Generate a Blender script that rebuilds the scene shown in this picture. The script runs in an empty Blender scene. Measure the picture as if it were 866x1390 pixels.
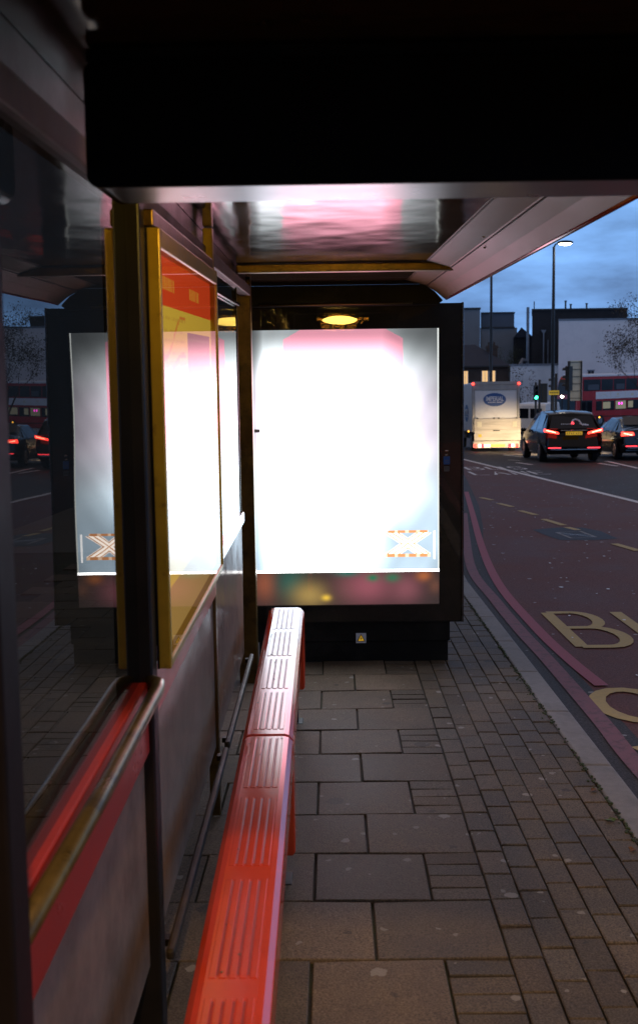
import bpy, bmesh, math, random
from mathutils import Vector, Matrix
random.seed(7)
S = bpy.context.scene
COL = S.collection
# ------------------------------------------------------------------ camera
F = 1505.0; CX = 433.0; CY = 650.0; W0, H0 = 866.0, 1390.0
EYE = Vector((0, 0, 1.655))
def cdir(px, py): return Vector(((px-CX)/F, -(py-CY)/F, -1.0)).normalized()
yc = cdir(451, 489)
up = Vector((-0.012, 1, 0)); zc = (up - up.dot(yc)*yc).normalized(); xc = yc.cross(zc)
R = Matrix((xc, yc, zc))                  # camera -> world
SL = None
d = R @ cdir(451, 556); SL = -d.z/d.y     # downhill slope of the street
ROAD = -0.125
def gz(y, off=0.0): return -SL*y + off
def ray(px, py): return R @ cdir(px, py)
def gp(px, py, off=0.0):
    d = ray(px, py); t = (EYE.z-off)/(-d.z - SL*d.y); return EYE + d*t
def rp(px, py, off=ROAD): return gp(px, py, off)
def at(px, py, Y):
    d = ray(px, py); return EYE + d*(Y/d.y)
cam = bpy.data.cameras.new('camera'); co = bpy.data.objects.new('camera', cam); COL.objects.link(co)
co.matrix_world = Matrix.Translation(EYE) @ R.to_4x4()
cam.lens = 36*F/H0; cam.sensor_width = 36; cam.sensor_fit = 'AUTO'
cam.shift_y = -(H0/2-CY)/H0; cam.clip_start = 0.05; cam.clip_end = 3000
cam.dof.use_dof = True; cam.dof.focus_distance = 6.4; cam.dof.aperture_fstop = 5.6
S.camera = co
# ------------------------------------------------------------------ materials
MT = {}
def newmat(name):
    m = bpy.data.materials.new(name); m.use_nodes = True; nt = m.node_tree; nt.nodes.clear()
    return m, nt
class N:
    def __init__(s, nt): s.nt = nt
    def __call__(s, t, **kw):
        n = s.nt.nodes.new(t)
        for k, v in kw.items():
            if k.startswith('i_'):
                key = k[2:]; key = int(key) if key.isdigit() else key.replace('_', ' ')
                tgt = n.inputs[key]
                if isinstance(v, bpy.types.NodeSocket): s.nt.links.new(v, tgt)
                else: tgt.default_value = v
            else: setattr(n, k, v)
        return n
def c4(c): return (c[0], c[1], c[2], 1)
def pmat(name, color, rough=.5, metal=0, var=.25, scale=8, bump=0.0, bscale=60, dirt=None, dscale=3, dth=(.55, .7),
         coat=0, emis=None, estr=0, spec=.5, stretch=(1, 1, 1), rvar=.15):
    m, nt = newmat(name); n = N(nt)
    tc = n('ShaderNodeTexCoord'); geo = n('ShaderNodeNewGeometry')
    mp = n('ShaderNodeMapping', i_Scale=stretch); nt.links.new(geo.outputs['Position'], mp.inputs[0])
    n1 = n('ShaderNodeTexNoise', i_Scale=scale, i_Detail=6.0, i_Roughness=.6, i_Vector=mp.outputs[0])
    r1 = n('ShaderNodeMapRange', i_Value=n1.outputs[0]); r1.inputs[1].default_value = .3; r1.inputs[2].default_value = .7
    r1.inputs[3].default_value = 1-var; r1.inputs[4].default_value = 1+var
    mul = n('ShaderNodeVectorMath', operation='SCALE'); mul.inputs[0].default_value = color[:3]; nt.links.new(r1.outputs[0], mul.inputs['Scale'])
    col = mul.outputs[0]
    if dirt is not None:
        n2 = n('ShaderNodeTexNoise', i_Scale=dscale, i_Detail=8.0, i_Roughness=.7, i_Vector=mp.outputs[0])
        r2 = n('ShaderNodeMapRange', i_Value=n2.outputs[0]); r2.inputs[1].default_value = dth[0]; r2.inputs[2].default_value = dth[1]
        mx = n('ShaderNodeMix', data_type='RGBA'); nt.links.new(r2.outputs[0], mx.inputs[0]); nt.links.new(col, mx.inputs[6]); mx.inputs[7].default_value = c4(dirt)
        col = mx.outputs[2]
    b = n('ShaderNodeBsdfPrincipled'); nt.links.new(col, b.inputs['Base Color'])
    r3 = n('ShaderNodeMapRange', i_Value=n1.outputs[0]); r3.inputs[3].default_value = max(.01, rough-rvar*rough*2); r3.inputs[4].default_value = min(1, rough+rvar*rough*2)
    nt.links.new(r3.outputs[0], b.inputs['Roughness'])
    b.inputs['Metallic'].default_value = metal; b.inputs['Coat Weight'].default_value = coat; b.inputs['Coat Roughness'].default_value = .05
    b.inputs['Specular IOR Level'].default_value = spec
    if bump:
        n3 = n('ShaderNodeTexNoise', i_Scale=bscale, i_Detail=5.0, i_Vector=mp.outputs[0])
        bp = n('ShaderNodeBump', i_Strength=bump, i_Distance=.01, i_Height=n3.outputs[0]); nt.links.new(bp.outputs[0], b.inputs['Normal'])
    if emis: b.inputs['Emission Color'].default_value = c4(emis); b.inputs['Emission Strength'].default_value = estr
    o = n('ShaderNodeOutputMaterial'); nt.links.new(b.outputs[0], o.inputs[0])
    MT[name] = m; return m
def emat(name, color, s):
    m, nt = newmat(name); n = N(nt)
    e = n('ShaderNodeEmission', i_Color=c4(color), i_Strength=s); o = n('ShaderNodeOutputMaterial'); nt.links.new(e.outputs[0], o.inputs[0])
    MT[name] = m; return m
def glassmat(name, tint=(1, 1, 1), ior=1.7, rough=.0, haze=0.0, hazecol=(.2, .17, .14), hscale=3, wave=0.0):
    m, nt = newmat(name); n = N(nt)
    geo = n('ShaderNodeNewGeometry')
    dt = n('ShaderNodeVectorMath', operation='DOT_PRODUCT', i_0=geo.outputs['Incoming'], i_1=geo.outputs['Normal']); ab = n('ShaderNodeMath', operation='ABSOLUTE', i_0=dt.outputs['Value'])
    om = n('ShaderNodeMath', operation='SUBTRACT', i_0=1.0, i_1=ab.outputs[0]); p5 = n('ShaderNodeMath', operation='POWER', i_0=om.outputs[0], i_1=5.0)
    f0 = 2*((ior-1)/(ior+1))**2; fr = n('ShaderNodeMath', operation='MULTIPLY_ADD', i_0=p5.outputs[0], i_1=.96-f0, i_2=f0); tr = n('ShaderNodeBsdfTransparent', i_Color=c4(tint)); gl = n('ShaderNodeBsdfGlossy', i_Roughness=rough)
    if wave:
        nz = n('ShaderNodeTexNoise', i_Scale=2.2, i_Detail=1.0, i_Vector=geo.outputs['Position'])
        bp = n('ShaderNodeBump', i_Strength=wave, i_Distance=.01, i_Height=nz.outputs[0]); nt.links.new(bp.outputs[0], gl.inputs['Normal'])
    mx = n('ShaderNodeMixShader'); nt.links.new(fr.outputs[0], mx.inputs[0]); nt.links.new(tr.outputs[0], mx.inputs[1]); nt.links.new(gl.outputs[0], mx.inputs[2])
    out = mx.outputs[0]
    if haze:
        df = n('ShaderNodeBsdfDiffuse', i_Color=c4(hazecol))
        nz = n('ShaderNodeTexNoise', i_Scale=hscale, i_Detail=8.0, i_Roughness=.7, i_Vector=geo.outputs['Position'])
        r = n('ShaderNodeMapRange', i_Value=nz.outputs[0]); r.inputs[1].default_value = .35; r.inputs[2].default_value = .75; r.inputs[3].default_value = haze*.5; r.inputs[4].default_value = haze*1.3
        m2 = n('ShaderNodeMixShader'); nt.links.new(r.outputs[0], m2.inputs[0]); nt.links.new(out, m2.inputs[1]); nt.links.new(df.outputs[0], m2.inputs[2]); out = m2.outputs[0]
    o = n('ShaderNodeOutputMaterial'); nt.links.new(out, o.inputs[0]); MT[name] = m; return m
# ------------------------------------------------------------------ geometry helpers
class MB:
    def __init__(s): s.bm = bmesh.new()
    def box(s, x0, x1, y0, y1, z0, z1, slope=False, M=None):
        vs = []
        for x in (x0, x1):
            for y in (y0, y1):
                for z in (z0, z1):
                    v = Vector((x, y, z + (gz(y) if slope else 0)))
                    if M: v = M @ v
                    vs.append(s.bm.verts.new(v))
        for f in ((0, 1, 3, 2), (4, 6, 7, 5), (0, 4, 5, 1), (2, 3, 7, 6), (0, 2, 6, 4), (1, 5, 7, 3)): s.bm.faces.new([vs[i] for i in f])
        return s
    def poly(s, pts):
        s.bm.faces.new([s.bm.verts.new(Vector(p)) for p in pts]); return s
    def prism(s, pts, vec):
        vec = Vector(vec); a = [s.bm.verts.new(Vector(p)) for p in pts]; b = [s.bm.verts.new(Vector(p)+vec) for p in pts]
        s.bm.faces.new(a[::-1]); s.bm.faces.new(b); k = len(a)
        for i in range(k): s.bm.faces.new([a[i], a[(i+1) % k], b[(i+1) % k], b[i]])
        return s
    def tube(s, pts, rads, n=10, cap=True):
        pts = [Vector(p) for p in pts]
        if not isinstance(rads, (list, tuple)): rads = [rads]*len(pts)
        rings = []; prev = None
        for i, p in enumerate(pts):
            t = (pts[min(i+1, len(pts)-1)] - pts[max(i-1, 0)]).normalized()
            if prev is None:
                u = t.orthogonal().normalized()
            else: u = (prev - t*prev.dot(t)).normalized()
            prev = u; w = t.cross(u)
            rings.append([s.bm.verts.new(p + (u*math.cos(2*math.pi*k/n) + w*math.sin(2*math.pi*k/n))*rads[i]) for k in range(n)])
        for a, b in zip(rings, rings[1:]):
            for k in range(n): s.bm.faces.new([a[k], a[(k+1) % n], b[(k+1) % n], b[k]])
        if cap: s.bm.faces.new(rings[0][::-1]); s.bm.faces.new(rings[-1])
        return s
    def ell(s, c, r, n=12, m=8):
        c = Vector(c); rings = []
        for j in range(1, m):
            t = math.pi*j/m
            rings.append([s.bm.verts.new(c + Vector((r[0]*math.sin(t)*math.cos(2*math.pi*k/n), r[1]*math.sin(t)*math.sin(2*math.pi*k/n), r[2]*math.cos(t)))) for k in range(n)])
        a = s.bm.verts.new(c+Vector((0, 0, r[2]))); b = s.bm.verts.new(c-Vector((0, 0, r[2])))
        for k in range(n): s.bm.faces.new([a, rings[0][k], rings[0][(k+1) % n]]); s.bm.faces.new([b, rings[-1][(k+1) % n], rings[-1][k]])
        for p, q in zip(rings, rings[1:]):
            for k in range(n): s.bm.faces.new([p[k], q[k], q[(k+1) % n], p[(k+1) % n]])
        return s
    def build(s, name, mat, parent=None, bevel=0, smooth=False, seg=2, doubles=False):
        if doubles: bmesh.ops.remove_doubles(s.bm, verts=s.bm.verts, dist=1e-4)
        bmesh.ops.recalc_face_normals(s.bm, faces=s.bm.faces)
        me = bpy.data.meshes.new(name); s.bm.to_mesh(me); s.bm.free()
        me.materials.append(MT[mat] if isinstance(mat, str) else mat)
        o = bpy.data.objects.new(name, me); COL.objects.link(o)
        if parent is not None:
            o.parent = parent; o.matrix_parent_inverse = parent.matrix_world.inverted() if False else Matrix.Identity(4)
        if smooth:
            for p in me.polygons: p.use_smooth = True
        if bevel:
            b = o.modifiers.new('bevel', 'BEVEL'); b.width = bevel; b.segments = seg; b.limit_method = 'ANGLE'
        return o
def thing(name, label, cat, loc=(0, 0, 0), rz=0, group=None, tilt=0):
    o = bpy.data.objects.new(name, None); COL.objects.link(o); o.location = loc; o.rotation_euler = (tilt, 0, rz)
    o.empty_display_size = .3; tag(o, label, cat, group); return o
def tag(o, label=None, cat=None, group=None, kind=None):
    if label: o['label'] = label
    if cat: o['category'] = cat
    if group: o['group'] = group
    if kind: o['kind'] = kind
    return o
def struct(o): o['kind'] = 'structure'; return o
def text(name, s, mat, parent, size, M, extrude=.002, sx=1.0, label=None):
    cu = bpy.data.curves.new(name, 'FONT'); cu.body = s; cu.size = size; cu.extrude = extrude; cu.align_x = 'CENTER'; cu.align_y = 'CENTER'; cu.offset = size*.012
    t = bpy.data.objects.new(name+'_tmp', cu); COL.objects.link(t)
    dg = bpy.context.evaluated_depsgraph_get(); me = bpy.data.meshes.new_from_object(t.evaluated_get(dg)); bpy.data.objects.remove(t)
    me.transform(M @ Matrix.Scale(sx, 4, (1, 0, 0))); me.materials.clear(); me.materials.append(MT[mat])
    o = bpy.data.objects.new(name, me); COL.objects.link(o); o.parent = parent; return o
def lerp(a, b, t): return a + (b-a)*t

# ------------------------------------------------------------------ material library
pmat('black_paint', (.006, .006, .0055), .5, 0, .3, 6, .05, 80, spec=.25, dirt=(.03, .027, .022), dscale=5, dth=(.5, .8))
pmat('display_black', (.003, .003, .003), .6, 0, .3, 5, rvar=.1, spec=.12)
pmat('display_silver', (.12, .12, .125), .28, .85, .15, 4, rvar=.2)
pmat('bronze', (.16, .095, .025), .32, .75, .35, 9, .08, 90, dirt=(.05, .035, .015), dscale=7, dth=(.5, .7))
pmat('dark_bronze', (.020, .014, .007), .38, .5, .35, 9, .08, 90)
pmat('gold_paint', (.50, .33, .030), .35, .25, .15, 9, .03, 60, dirt=(.2, .12, .02), dscale=14, dth=(.58, .7))
pmat('edge_red_reflection', (.14, .016, .008), .2, .2, .3, 3)  # red of reflected tail lights put into the trim colour
pmat('wall_beam', (.05, .031, .006), .55, .1, .4, 5, dirt=(.02, .015, .01), dscale=3, dth=(.45, .6))
pmat('bench_red', (.86, .070, .020), .125, 0, .10, 5, .02, 160, dirt=(.60, .05, .03), dscale=9, dth=(.66, .82), rvar=.12, spec=.85, coat=0)
pmat('groove_red', (.48, .035, .02), .35, 0, .1, 6)
pmat('sill_red', (.50, .035, .022), .30, 0, .15, 6, .05, 80)
pmat('rubber', (.012, .012, .012), .8, 0, .2, 20)
pmat('foot_black', (.015, .015, .017), .5, .3, .2, 20)
pmat('rim', (.35, .35, .36), .3, .9, .1, 10)
pmat('lamp_post_grey', (.025, .027, .03), .5, .3, .2, 6)
pmat('white_van', (.80, .78, .77), .4, 0, .06, 2, dirt=(.60, .57, .54), dscale=2, dth=(.5, .8))
pmat('van_trim', (.36, .34, .32), .45, .2, .12, 4)
pmat('logo_blue', (.02, .09, .30), .4, 0, .05, 4)
pmat('logo_white', (.8, .8, .82), .4, 0, .03, 4)
pmat('car_black', (.003, .0035, .005), .10, 0, .1, 3, spec=.35, rvar=.05)
pmat('car_navy', (.004, .006, .010), .12, 0, .1, 3, spec=.4, rvar=.05)
pmat('car_glass', (.004, .006, .012), .05, 0, .1, 3, spec=.45, rvar=.05)
pmat('chrome', (.5, .5, .5), .15, 1, .05, 5)
pmat('plate_yellow', (.65, .42, .02), .4, 0, .03, 5, emis=(1, .55, .04), estr=.35)
pmat('plate_mark', (.05, .03, .01), .5)
pmat('bus_red', (.48, .014, .018), .25, 0, .08, 2, coat=.6)
pmat('bus_white', (.85, .85, .88), .4, 0, .05, 2)
pmat('bus_dark', (.012, .012, .015), .2, 0, .1, 2)
pmat('sign_back', (.80, .74, .56), .6, 0, .12, 2)
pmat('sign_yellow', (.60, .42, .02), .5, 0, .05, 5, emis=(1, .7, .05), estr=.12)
pmat('sign_mark', (.03, .03, .03), .6)
emat('red_light', (1, .045, .03), 6.0)
emat('red_light_soft', (1, .05, .07), 3.0)
emat('tail_white', (1, .72, .42), 5.0)
emat('amber_light', (1, .45, .05), 4.0)
emat('green_light', (.04, 1, .45), 9.0)
emat('head_light', (1, .85, .6), 12.0)
emat('street_light', (1, .88, .68), 22.0)
emat('pink_light', (1, .05, .7), 3.0)
emat('window_lit', (1, .62, .28), .9)
emat('bus_lit', (.80, .78, .62), .22)
emat('notice_lit', (1, .80, .35), 1.0)
emat('amber_glow', (1, .66, .12), 46.0)
pmat('render_white', (.82, .80, .80), .85, 0, .10, .35, .2, 6, dirt=(.62, .61, .63), dscale=.35, dth=(.5, .75))
pmat('render_white_low', (.68, .69, .70), .85, 0, .12, .6, .2, 6, dirt=(.13, .12, .13), dscale=.55, dth=(.60, .66))
pmat('render_blue_grey', (.20, .21, .22), .85, 0, .12, .3, .2, 6)
pmat('cladding_grey', (.09, .11, .14), .8, 0, .12, .3)
pmat('flue', (.18, .19, .21), .4, .5, .2, 2)
pmat('slate', (.028, .035, .055), .85, 0, .25, 2)
pmat('dark_frame', (.03, .03, .03), .6)
pmat('bark', (.045, .035, .028), .9, 0, .3, 8)
pmat('twig_leaf', (.055, .042, .028), .9, 0, .4, 4)
pmat('hedge_leaf', (.04, .05, .02), .8, 0, .4, 4)
pmat('stone_kerb', (.235, .225, .225), .7, 0, .16, 25, .35, 220, dirt=(.12, .12, .115), dscale=5, dth=(.5, .8))
pmat('patch_asphalt', (.022, .034, .060), .75, 0, .3, 30, .4, 200)
def paint_mat(name, col, wear=(.62, .72), base=(.05, .035, .04)):
    pmat(name, col, .7, 0, .14, 40, .3, 260, dirt=base, dscale=16, dth=wear)
paint_mat('paint_yellow', (.50, .37, .14), (.70, .80))
paint_mat('paint_white', (.80, .77, .77), (.70, .82))
paint_mat('paint_red', (.34, .080, .12))
paint_mat('paint_red_worn', (.22, .085, .11), (.5, .72), (.06, .045, .055))
glassmat('side_glass', (.42, .44, .38), 1.62, 0.0, .035, (.10, .085, .05), 2.0, wave=.05)
glassmat('poster_glass', (.97, .97, .97), 1.42, 0.0)
glassmat('case_glass', (.97, .97, .95), 1.55, 0.0)
pmat('rail_gold', (.20, .13, .035), .3, .5, .2, 12, .05, 70, dirt=(.07, .045, .02), dscale=9, dth=(.5, .7))
pmat('post_black', (.010, .008, .006), .45, .2, .3, 8, .04, 80)
pmat('post_near', (.010, .006, .004), .6, 0, .25, 8, .04, 80, spec=.2)
glassmat('lower_glass', (.55, .52, .50), 1.5, .12, .85, (.36, .25, .18), 2.2)

def brick_mat(name, c1, c2, mortar, sc=1.0, axis='XZ'):
    m, nt = newmat(name); n = N(nt); geo = n('ShaderNodeNewGeometry'); sep = n('ShaderNodeSeparateXYZ', i_0=geo.outputs['Position'])
    cb = n('ShaderNodeCombineXYZ'); ad = n('ShaderNodeMath', operation='ADD', i_0=sep.outputs[0], i_1=sep.outputs[1])
    nt.links.new(ad.outputs[0], cb.inputs[0]); nt.links.new(sep.outputs[2], cb.inputs[1])
    br = n('ShaderNodeTexBrick', i_Vector=cb.outputs[0], i_Color1=c4(c1), i_Color2=c4(c2), i_Mortar=c4(mortar), i_Scale=sc)
    br.inputs['Mortar Size'].default_value = .012; br.inputs['Brick Width'].default_value = .225; br.inputs['Row Height'].default_value = .075
    nz = n('ShaderNodeTexNoise', i_Scale=1.3, i_Detail=6.0, i_Vector=geo.outputs['Position'])
    mx = n('ShaderNodeMix', data_type='RGBA', blend_type='MULTIPLY'); mx.inputs[0].default_value = .7
    nt.links.new(br.outputs[0], mx.inputs[6]); nt.links.new(nz.outputs[0], mx.inputs[7])
    b = n('ShaderNodeBsdfPrincipled', i_Roughness=.85); nt.links.new(mx.outputs[2], b.inputs['Base Color'])
    bp = n('ShaderNodeBump', i_Strength=.4, i_Distance=.01, i_Height=br.outputs[1]); bp.invert = True; nt.links.new(bp.outputs[0], b.inputs['Normal'])
    o = n('ShaderNodeOutputMaterial'); nt.links.new(b.outputs[0], o.inputs[0]); MT[name] = m
brick_mat('brick_brown', (.14, .08, .055), (.10, .06, .045), (.10, .09, .08))
brick_mat('brick_dark', (.035, .032, .036), (.025, .024, .028), (.03, .03, .033))

def asphalt_mat(name, col, speck=.12, big=.25, wear=None, rough=.62):
    m, nt = newmat(name); n = N(nt); geo = n('ShaderNodeNewGeometry'); P = geo.outputs['Position']
    a = n('ShaderNodeTexNoise', i_Scale=.9, i_Detail=8.0, i_Roughness=.65, i_Vector=P)
    b_ = n('ShaderNodeTexVoronoi', i_Scale=140.0, i_Vector=P); c_ = n('ShaderNodeTexNoise', i_Scale=70.0, i_Detail=3.0, i_Vector=P)
    r = n('ShaderNodeMapRange', i_Value=a.outputs[0]); r.inputs[1].default_value = .3; r.inputs[2].default_value = .7; r.inputs[3].default_value = 1-big; r.inputs[4].default_value = 1+big
    r2 = n('ShaderNodeMapRange', i_Value=c_.outputs[0]); r2.inputs[1].default_value = .3; r2.inputs[2].default_value = .7; r2.inputs[3].default_value = .6; r2.inputs[4].default_value = 1.4
    mu = n('ShaderNodeMath', operation='MULTIPLY', i_0=r.outputs[0], i_1=r2.outputs[0])
    sc = n('ShaderNodeVectorMath', operation='SCALE'); sc.inputs[0].default_value = col; nt.links.new(mu.outputs[0], sc.inputs['Scale'])
    # pale specks of litter and chippings
    v = n('ShaderNodeTexVoronoi', voronoi_dimensions='2D', i_Scale=2.6, i_Vector=P); w = n('ShaderNodeTexWhiteNoise'); nt.links.new(v.outputs['Color'], w.inputs[0])
    th = n('ShaderNodeMath', operation='MULTIPLY', i_0=w.outputs[0], i_1=.075)
    th2 = n('ShaderNodeMath', operation='SUBTRACT', i_0=th.outputs[0], i_1=.012)
    lt = n('ShaderNodeMath', operation='LESS_THAN', i_0=v.outputs['Distance'], i_1=th2.outputs[0])
    k = n('ShaderNodeMath', operation='MULTIPLY', i_0=lt.outputs[0], i_1=min(1.0, speck*9))
    mx = n('ShaderNodeMix', data_type='RGBA'); nt.links.new(k.outputs[0], mx.inputs[0]); nt.links.new(sc.outputs[0], mx.inputs[6]); mx.inputs[7].default_value = (.42, .43, .46, 1)
    b = n('ShaderNodeBsdfPrincipled'); nt.links.new(mx.outputs[2], b.inputs['Base Color'])
    b.inputs['Specular IOR Level'].default_value = .12
    rr = n('ShaderNodeMapRange', i_Value=a.outputs[0]); rr.inputs[3].default_value = rough-.15; rr.inputs[4].default_value = rough+.2; nt.links.new(rr.outputs[0], b.inputs['Roughness'])
    bp = n('ShaderNodeBump', i_Strength=.5, i_Distance=.006, i_Height=b_.outputs['Distance']); nt.links.new(bp.outputs[0], b.inputs['Normal'])
    o = n('ShaderNodeOutputMaterial'); nt.links.new(b.outputs[0], o.inputs[0]); MT[name] = m
asphalt_mat('asphalt', (.058, .052, .052), .08)
asphalt_mat('asphalt_gutter', (.055, .052, .056), .06)
asphalt_mat('asphalt_red', (.135, .055, .048), .10, .18)

def paver_mat():
    m, nt = newmat('paver'); n = N(nt); geo = n('ShaderNodeNewGeometry'); P = geo.outputs['Position']
    at_ = n('ShaderNodeAttribute', attribute_name='tone')
    a = n('ShaderNodeTexNoise', i_Scale=2.3, i_Detail=9.0, i_Roughness=.7, i_Vector=P)
    f = n('ShaderNodeTexNoise', i_Scale=160.0, i_Detail=3.0, i_Vector=P)
    r = n('ShaderNodeMapRange', i_Value=a.outputs[0]); r.inputs[1].default_value = .3; r.inputs[2].default_value = .7; r.inputs[3].default_value = .60; r.inputs[4].default_value = 1.35
    r2 = n('ShaderNodeMapRange', i_Value=f.outputs[0]); r2.inputs[1].default_value = .3; r2.inputs[2].default_value = .7; r2.inputs[3].default_value = .45; r2.inputs[4].default_value = 1.55
    mu = n('ShaderNodeMath', operation='MULTIPLY', i_0=r.outputs[0], i_1=r2.outputs[0])
    sc = n('ShaderNodeVectorMath', operation='SCALE', i_0=at_.outputs['Color']); nt.links.new(mu.outputs[0], sc.inputs['Scale'])
    def spots(scale, size, vec_off, col, last, amt):
        mpp = n('ShaderNodeMapping', i_Location=vec_off); nt.links.new(P, mpp.inputs[0])
        wob = n('ShaderNodeTexNoise', i_Scale=30.0, i_Vector=P); ma = n('ShaderNodeVectorMath', operation='MULTIPLY_ADD'); nt.links.new(wob.outputs['Color'], ma.inputs[0]); ma.inputs[1].default_value = (.035,)*3; nt.links.new(mpp.outputs[0], ma.inputs[2])
        v = n('ShaderNodeTexVoronoi', voronoi_dimensions='2D', i_Scale=scale, i_Vector=ma.outputs[0]); w = n('ShaderNodeTexWhiteNoise'); nt.links.new(v.outputs['Color'], w.inputs[0])
        p = n('ShaderNodeMath', operation='POWER', i_0=w.outputs[0], i_1=3.0)
        t = n('ShaderNodeMath', operation='MULTIPLY', i_0=p.outputs[0], i_1=size); l = n('ShaderNodeMath', operation='LESS_THAN', i_0=v.outputs['Distance'], i_1=t.outputs[0])
        k = n('ShaderNodeMath', operation='MULTIPLY', i_0=l.outputs[0], i_1=amt)
        mx = n('ShaderNodeMix', data_type='RGBA'); nt.links.new(k.outputs[0], mx.inputs[0]); nt.links.new(last, mx.inputs[6]); mx.inputs[7].default_value = c4(col); return mx.outputs[2]
    c = spots(3.0, .075, (0, 0, 0), (.34, .32, .29), sc.outputs[0], .75); c = spots(6.0, .095, (2, 7, 0), (.30, .28, .25), c, .7)      # trodden chewing gum
    c = spots(2.1, .09, (5, 3, 0), (.035, .033, .03), c, .6)
    b = n('ShaderNodeBsdfPrincipled'); nt.links.new(c, b.inputs['Base Color'])
    b.inputs['Specular IOR Level'].default_value = .22
    rr = n('ShaderNodeMapRange', i_Value=a.outputs[0]); rr.inputs[3].default_value = .45; rr.inputs[4].default_value = .8; nt.links.new(rr.outputs[0], b.inputs['Roughness'])
    bp = n('ShaderNodeBump', i_Strength=.45, i_Distance=.004, i_Height=f.outputs[0]); nt.links.new(bp.outputs[0], b.inputs['Normal'])
    o = n('ShaderNodeOutputMaterial'); nt.links.new(b.outputs[0], o.inputs[0]); MT['paver'] = m
paver_mat()
pmat('joint_sand', (.018, .019, .011), .9, 0, .5, 12, .5, 150, dirt=(.030, .045, .010), dscale=3, dth=(.45, .65))
pmat('pavement_far', (.12, .115, .11), .8, 0, .2, 3)
pmat('moss', (.035, .055, .012), .9, 0, .5, 30)
pmat('dead_leaf', (.16, .075, .03), .8, 0, .3, 30)
pmat('green_leaf', (.10, .15, .04), .8, 0, .3, 30)

# ceiling: glossy, slightly wavy laminate
def ceiling_mat():
    m, nt = newmat('ceiling'); n = N(nt); geo = n('ShaderNodeNewGeometry'); P = geo.outputs['Position']
    mp = n('ShaderNodeMapping', i_Scale=(1.7, 1.2, 1)); nt.links.new(P, mp.inputs[0])
    w = n('ShaderNodeTexNoise', i_Scale=2.6, i_Detail=1.5, i_Vector=mp.outputs[0]); bp = n('ShaderNodeBump', i_Strength=.34, i_Distance=.012, i_Height=w.outputs[0])
    g = n('ShaderNodeTexNoise', i_Scale=5.0, i_Detail=6.0, i_Vector=P)
    cr = n('ShaderNodeMapRange', i_Value=g.outputs[0]); cr.inputs[3].default_value = .7; cr.inputs[4].default_value = 1.3
    sc = n('ShaderNodeVectorMath', operation='SCALE'); sc.inputs[0].default_value = (.040, .030, .018); nt.links.new(cr.outputs[0], sc.inputs['Scale'])
    b = n('ShaderNodeBsdfPrincipled'); nt.links.new(sc.outputs[0], b.inputs['Base Color']); b.inputs['Roughness'].default_value = .10; b.inputs['IOR'].default_value = 1.6
    rr = n('ShaderNodeMapRange', i_Value=g.outputs[0]); rr.inputs[3].default_value = .04; rr.inputs[4].default_value = .18; nt.links.new(rr.outputs[0], b.inputs['Roughness'])
    nt.links.new(bp.outputs[0], b.inputs['Normal'])
    o = n('ShaderNodeOutputMaterial'); nt.links.new(b.outputs[0], o.inputs[0]); MT['ceiling'] = m
ceiling_mat()
pmat('fascia', (.085, .056, .012), .5, 0, .3, 3, .05, 12, spec=.2, stretch=(1, .25, 1), dirt=(.12, .08, .05), dscale=3, dth=(.45, .7))
def vcol_emit(name, layer='art', strength=1.0):
    m, nt = newmat(name); n = N(nt); a = n('ShaderNodeAttribute', attribute_name=layer)
    e = n('ShaderNodeEmission', i_Color=a.outputs['Color'], i_Strength=strength); o = n('ShaderNodeOutputMaterial'); nt.links.new(e.outputs[0], o.inputs[0]); MT[name] = m
vcol_emit('poster_backlit')

# ------------------------------------------------------------------ world: dusk sky with cloud banks
wd = bpy.data.worlds.new('World'); S.world = wd; wd.use_nodes = True; nt = wd.node_tree; nt.nodes.clear(); n = N(nt)
sky = n('ShaderNodeTexSky', sky_type='NISHITA', sun_disc=False, sun_elevation=math.radians(1.0), sun_rotation=math.radians(200))
tc = n('ShaderNodeTexCoord'); mp = n('ShaderNodeMapping', i_Scale=(1, 1, 3.4)); mp.inputs['Location'].default_value = (0, 0, .35); nt.links.new(tc.outputs['Generated'], mp.inputs[0])
nz = n('ShaderNodeTexNoise', i_Scale=4.4, i_Detail=7.0, i_Roughness=.55, i_Vector=mp.outputs[0])
cr = n('ShaderNodeValToRGB', i_0=nz.outputs[0]); e = cr.color_ramp.elements
e[0].position = .53; e[0].color = (.25, .54, 1.1, 1); e[1].position = .72; e[1].color = (.11, .235, .49, 1)
# the dusk sky is darker and greyer high overhead than near the horizon
sp = n('ShaderNodeSeparateXYZ', i_0=tc.outputs['Generated']); hi = n('ShaderNodeMapRange', i_Value=sp.outputs[2]); hi.inputs[1].default_value = .14; hi.inputs[2].default_value = .5
dk = n('ShaderNodeMix', data_type='RGBA'); nt.links.new(hi.outputs[0], dk.inputs[0]); nt.links.new(cr.outputs[0], dk.inputs[6]); dk.inputs[7].default_value = (.25, .215, .225, 1)
mx = n('ShaderNodeMix', data_type='RGBA', blend_type='ADD'); mx.inputs[0].default_value = 1.0
sk = n('ShaderNodeVectorMath', operation='SCALE', i_0=sky.outputs[0]); sk.inputs['Scale'].default_value = .012
nt.links.new(dk.outputs[2], mx.inputs[6]); nt.links.new(sk.outputs[0], mx.inputs[7])
bg = n('ShaderNodeBackground', i_Color=mx.outputs[2], i_Strength=1.0); o = n('ShaderNodeOutputWorld'); nt.links.new(bg.outputs[0], o.inputs[0])

# ------------------------------------------------------------------ ground
def sheet(name, poly, off, mat):          # poly in (x, y); lies on the sloping street
    mb = MB(); mb.poly([(x, y, gz(y, off)) for x, y in poly]); o = mb.build(name, mat)
    if o.data.polygons[0].normal.z < 0: o.data.flip_normals()
    return struct(o)
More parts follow.
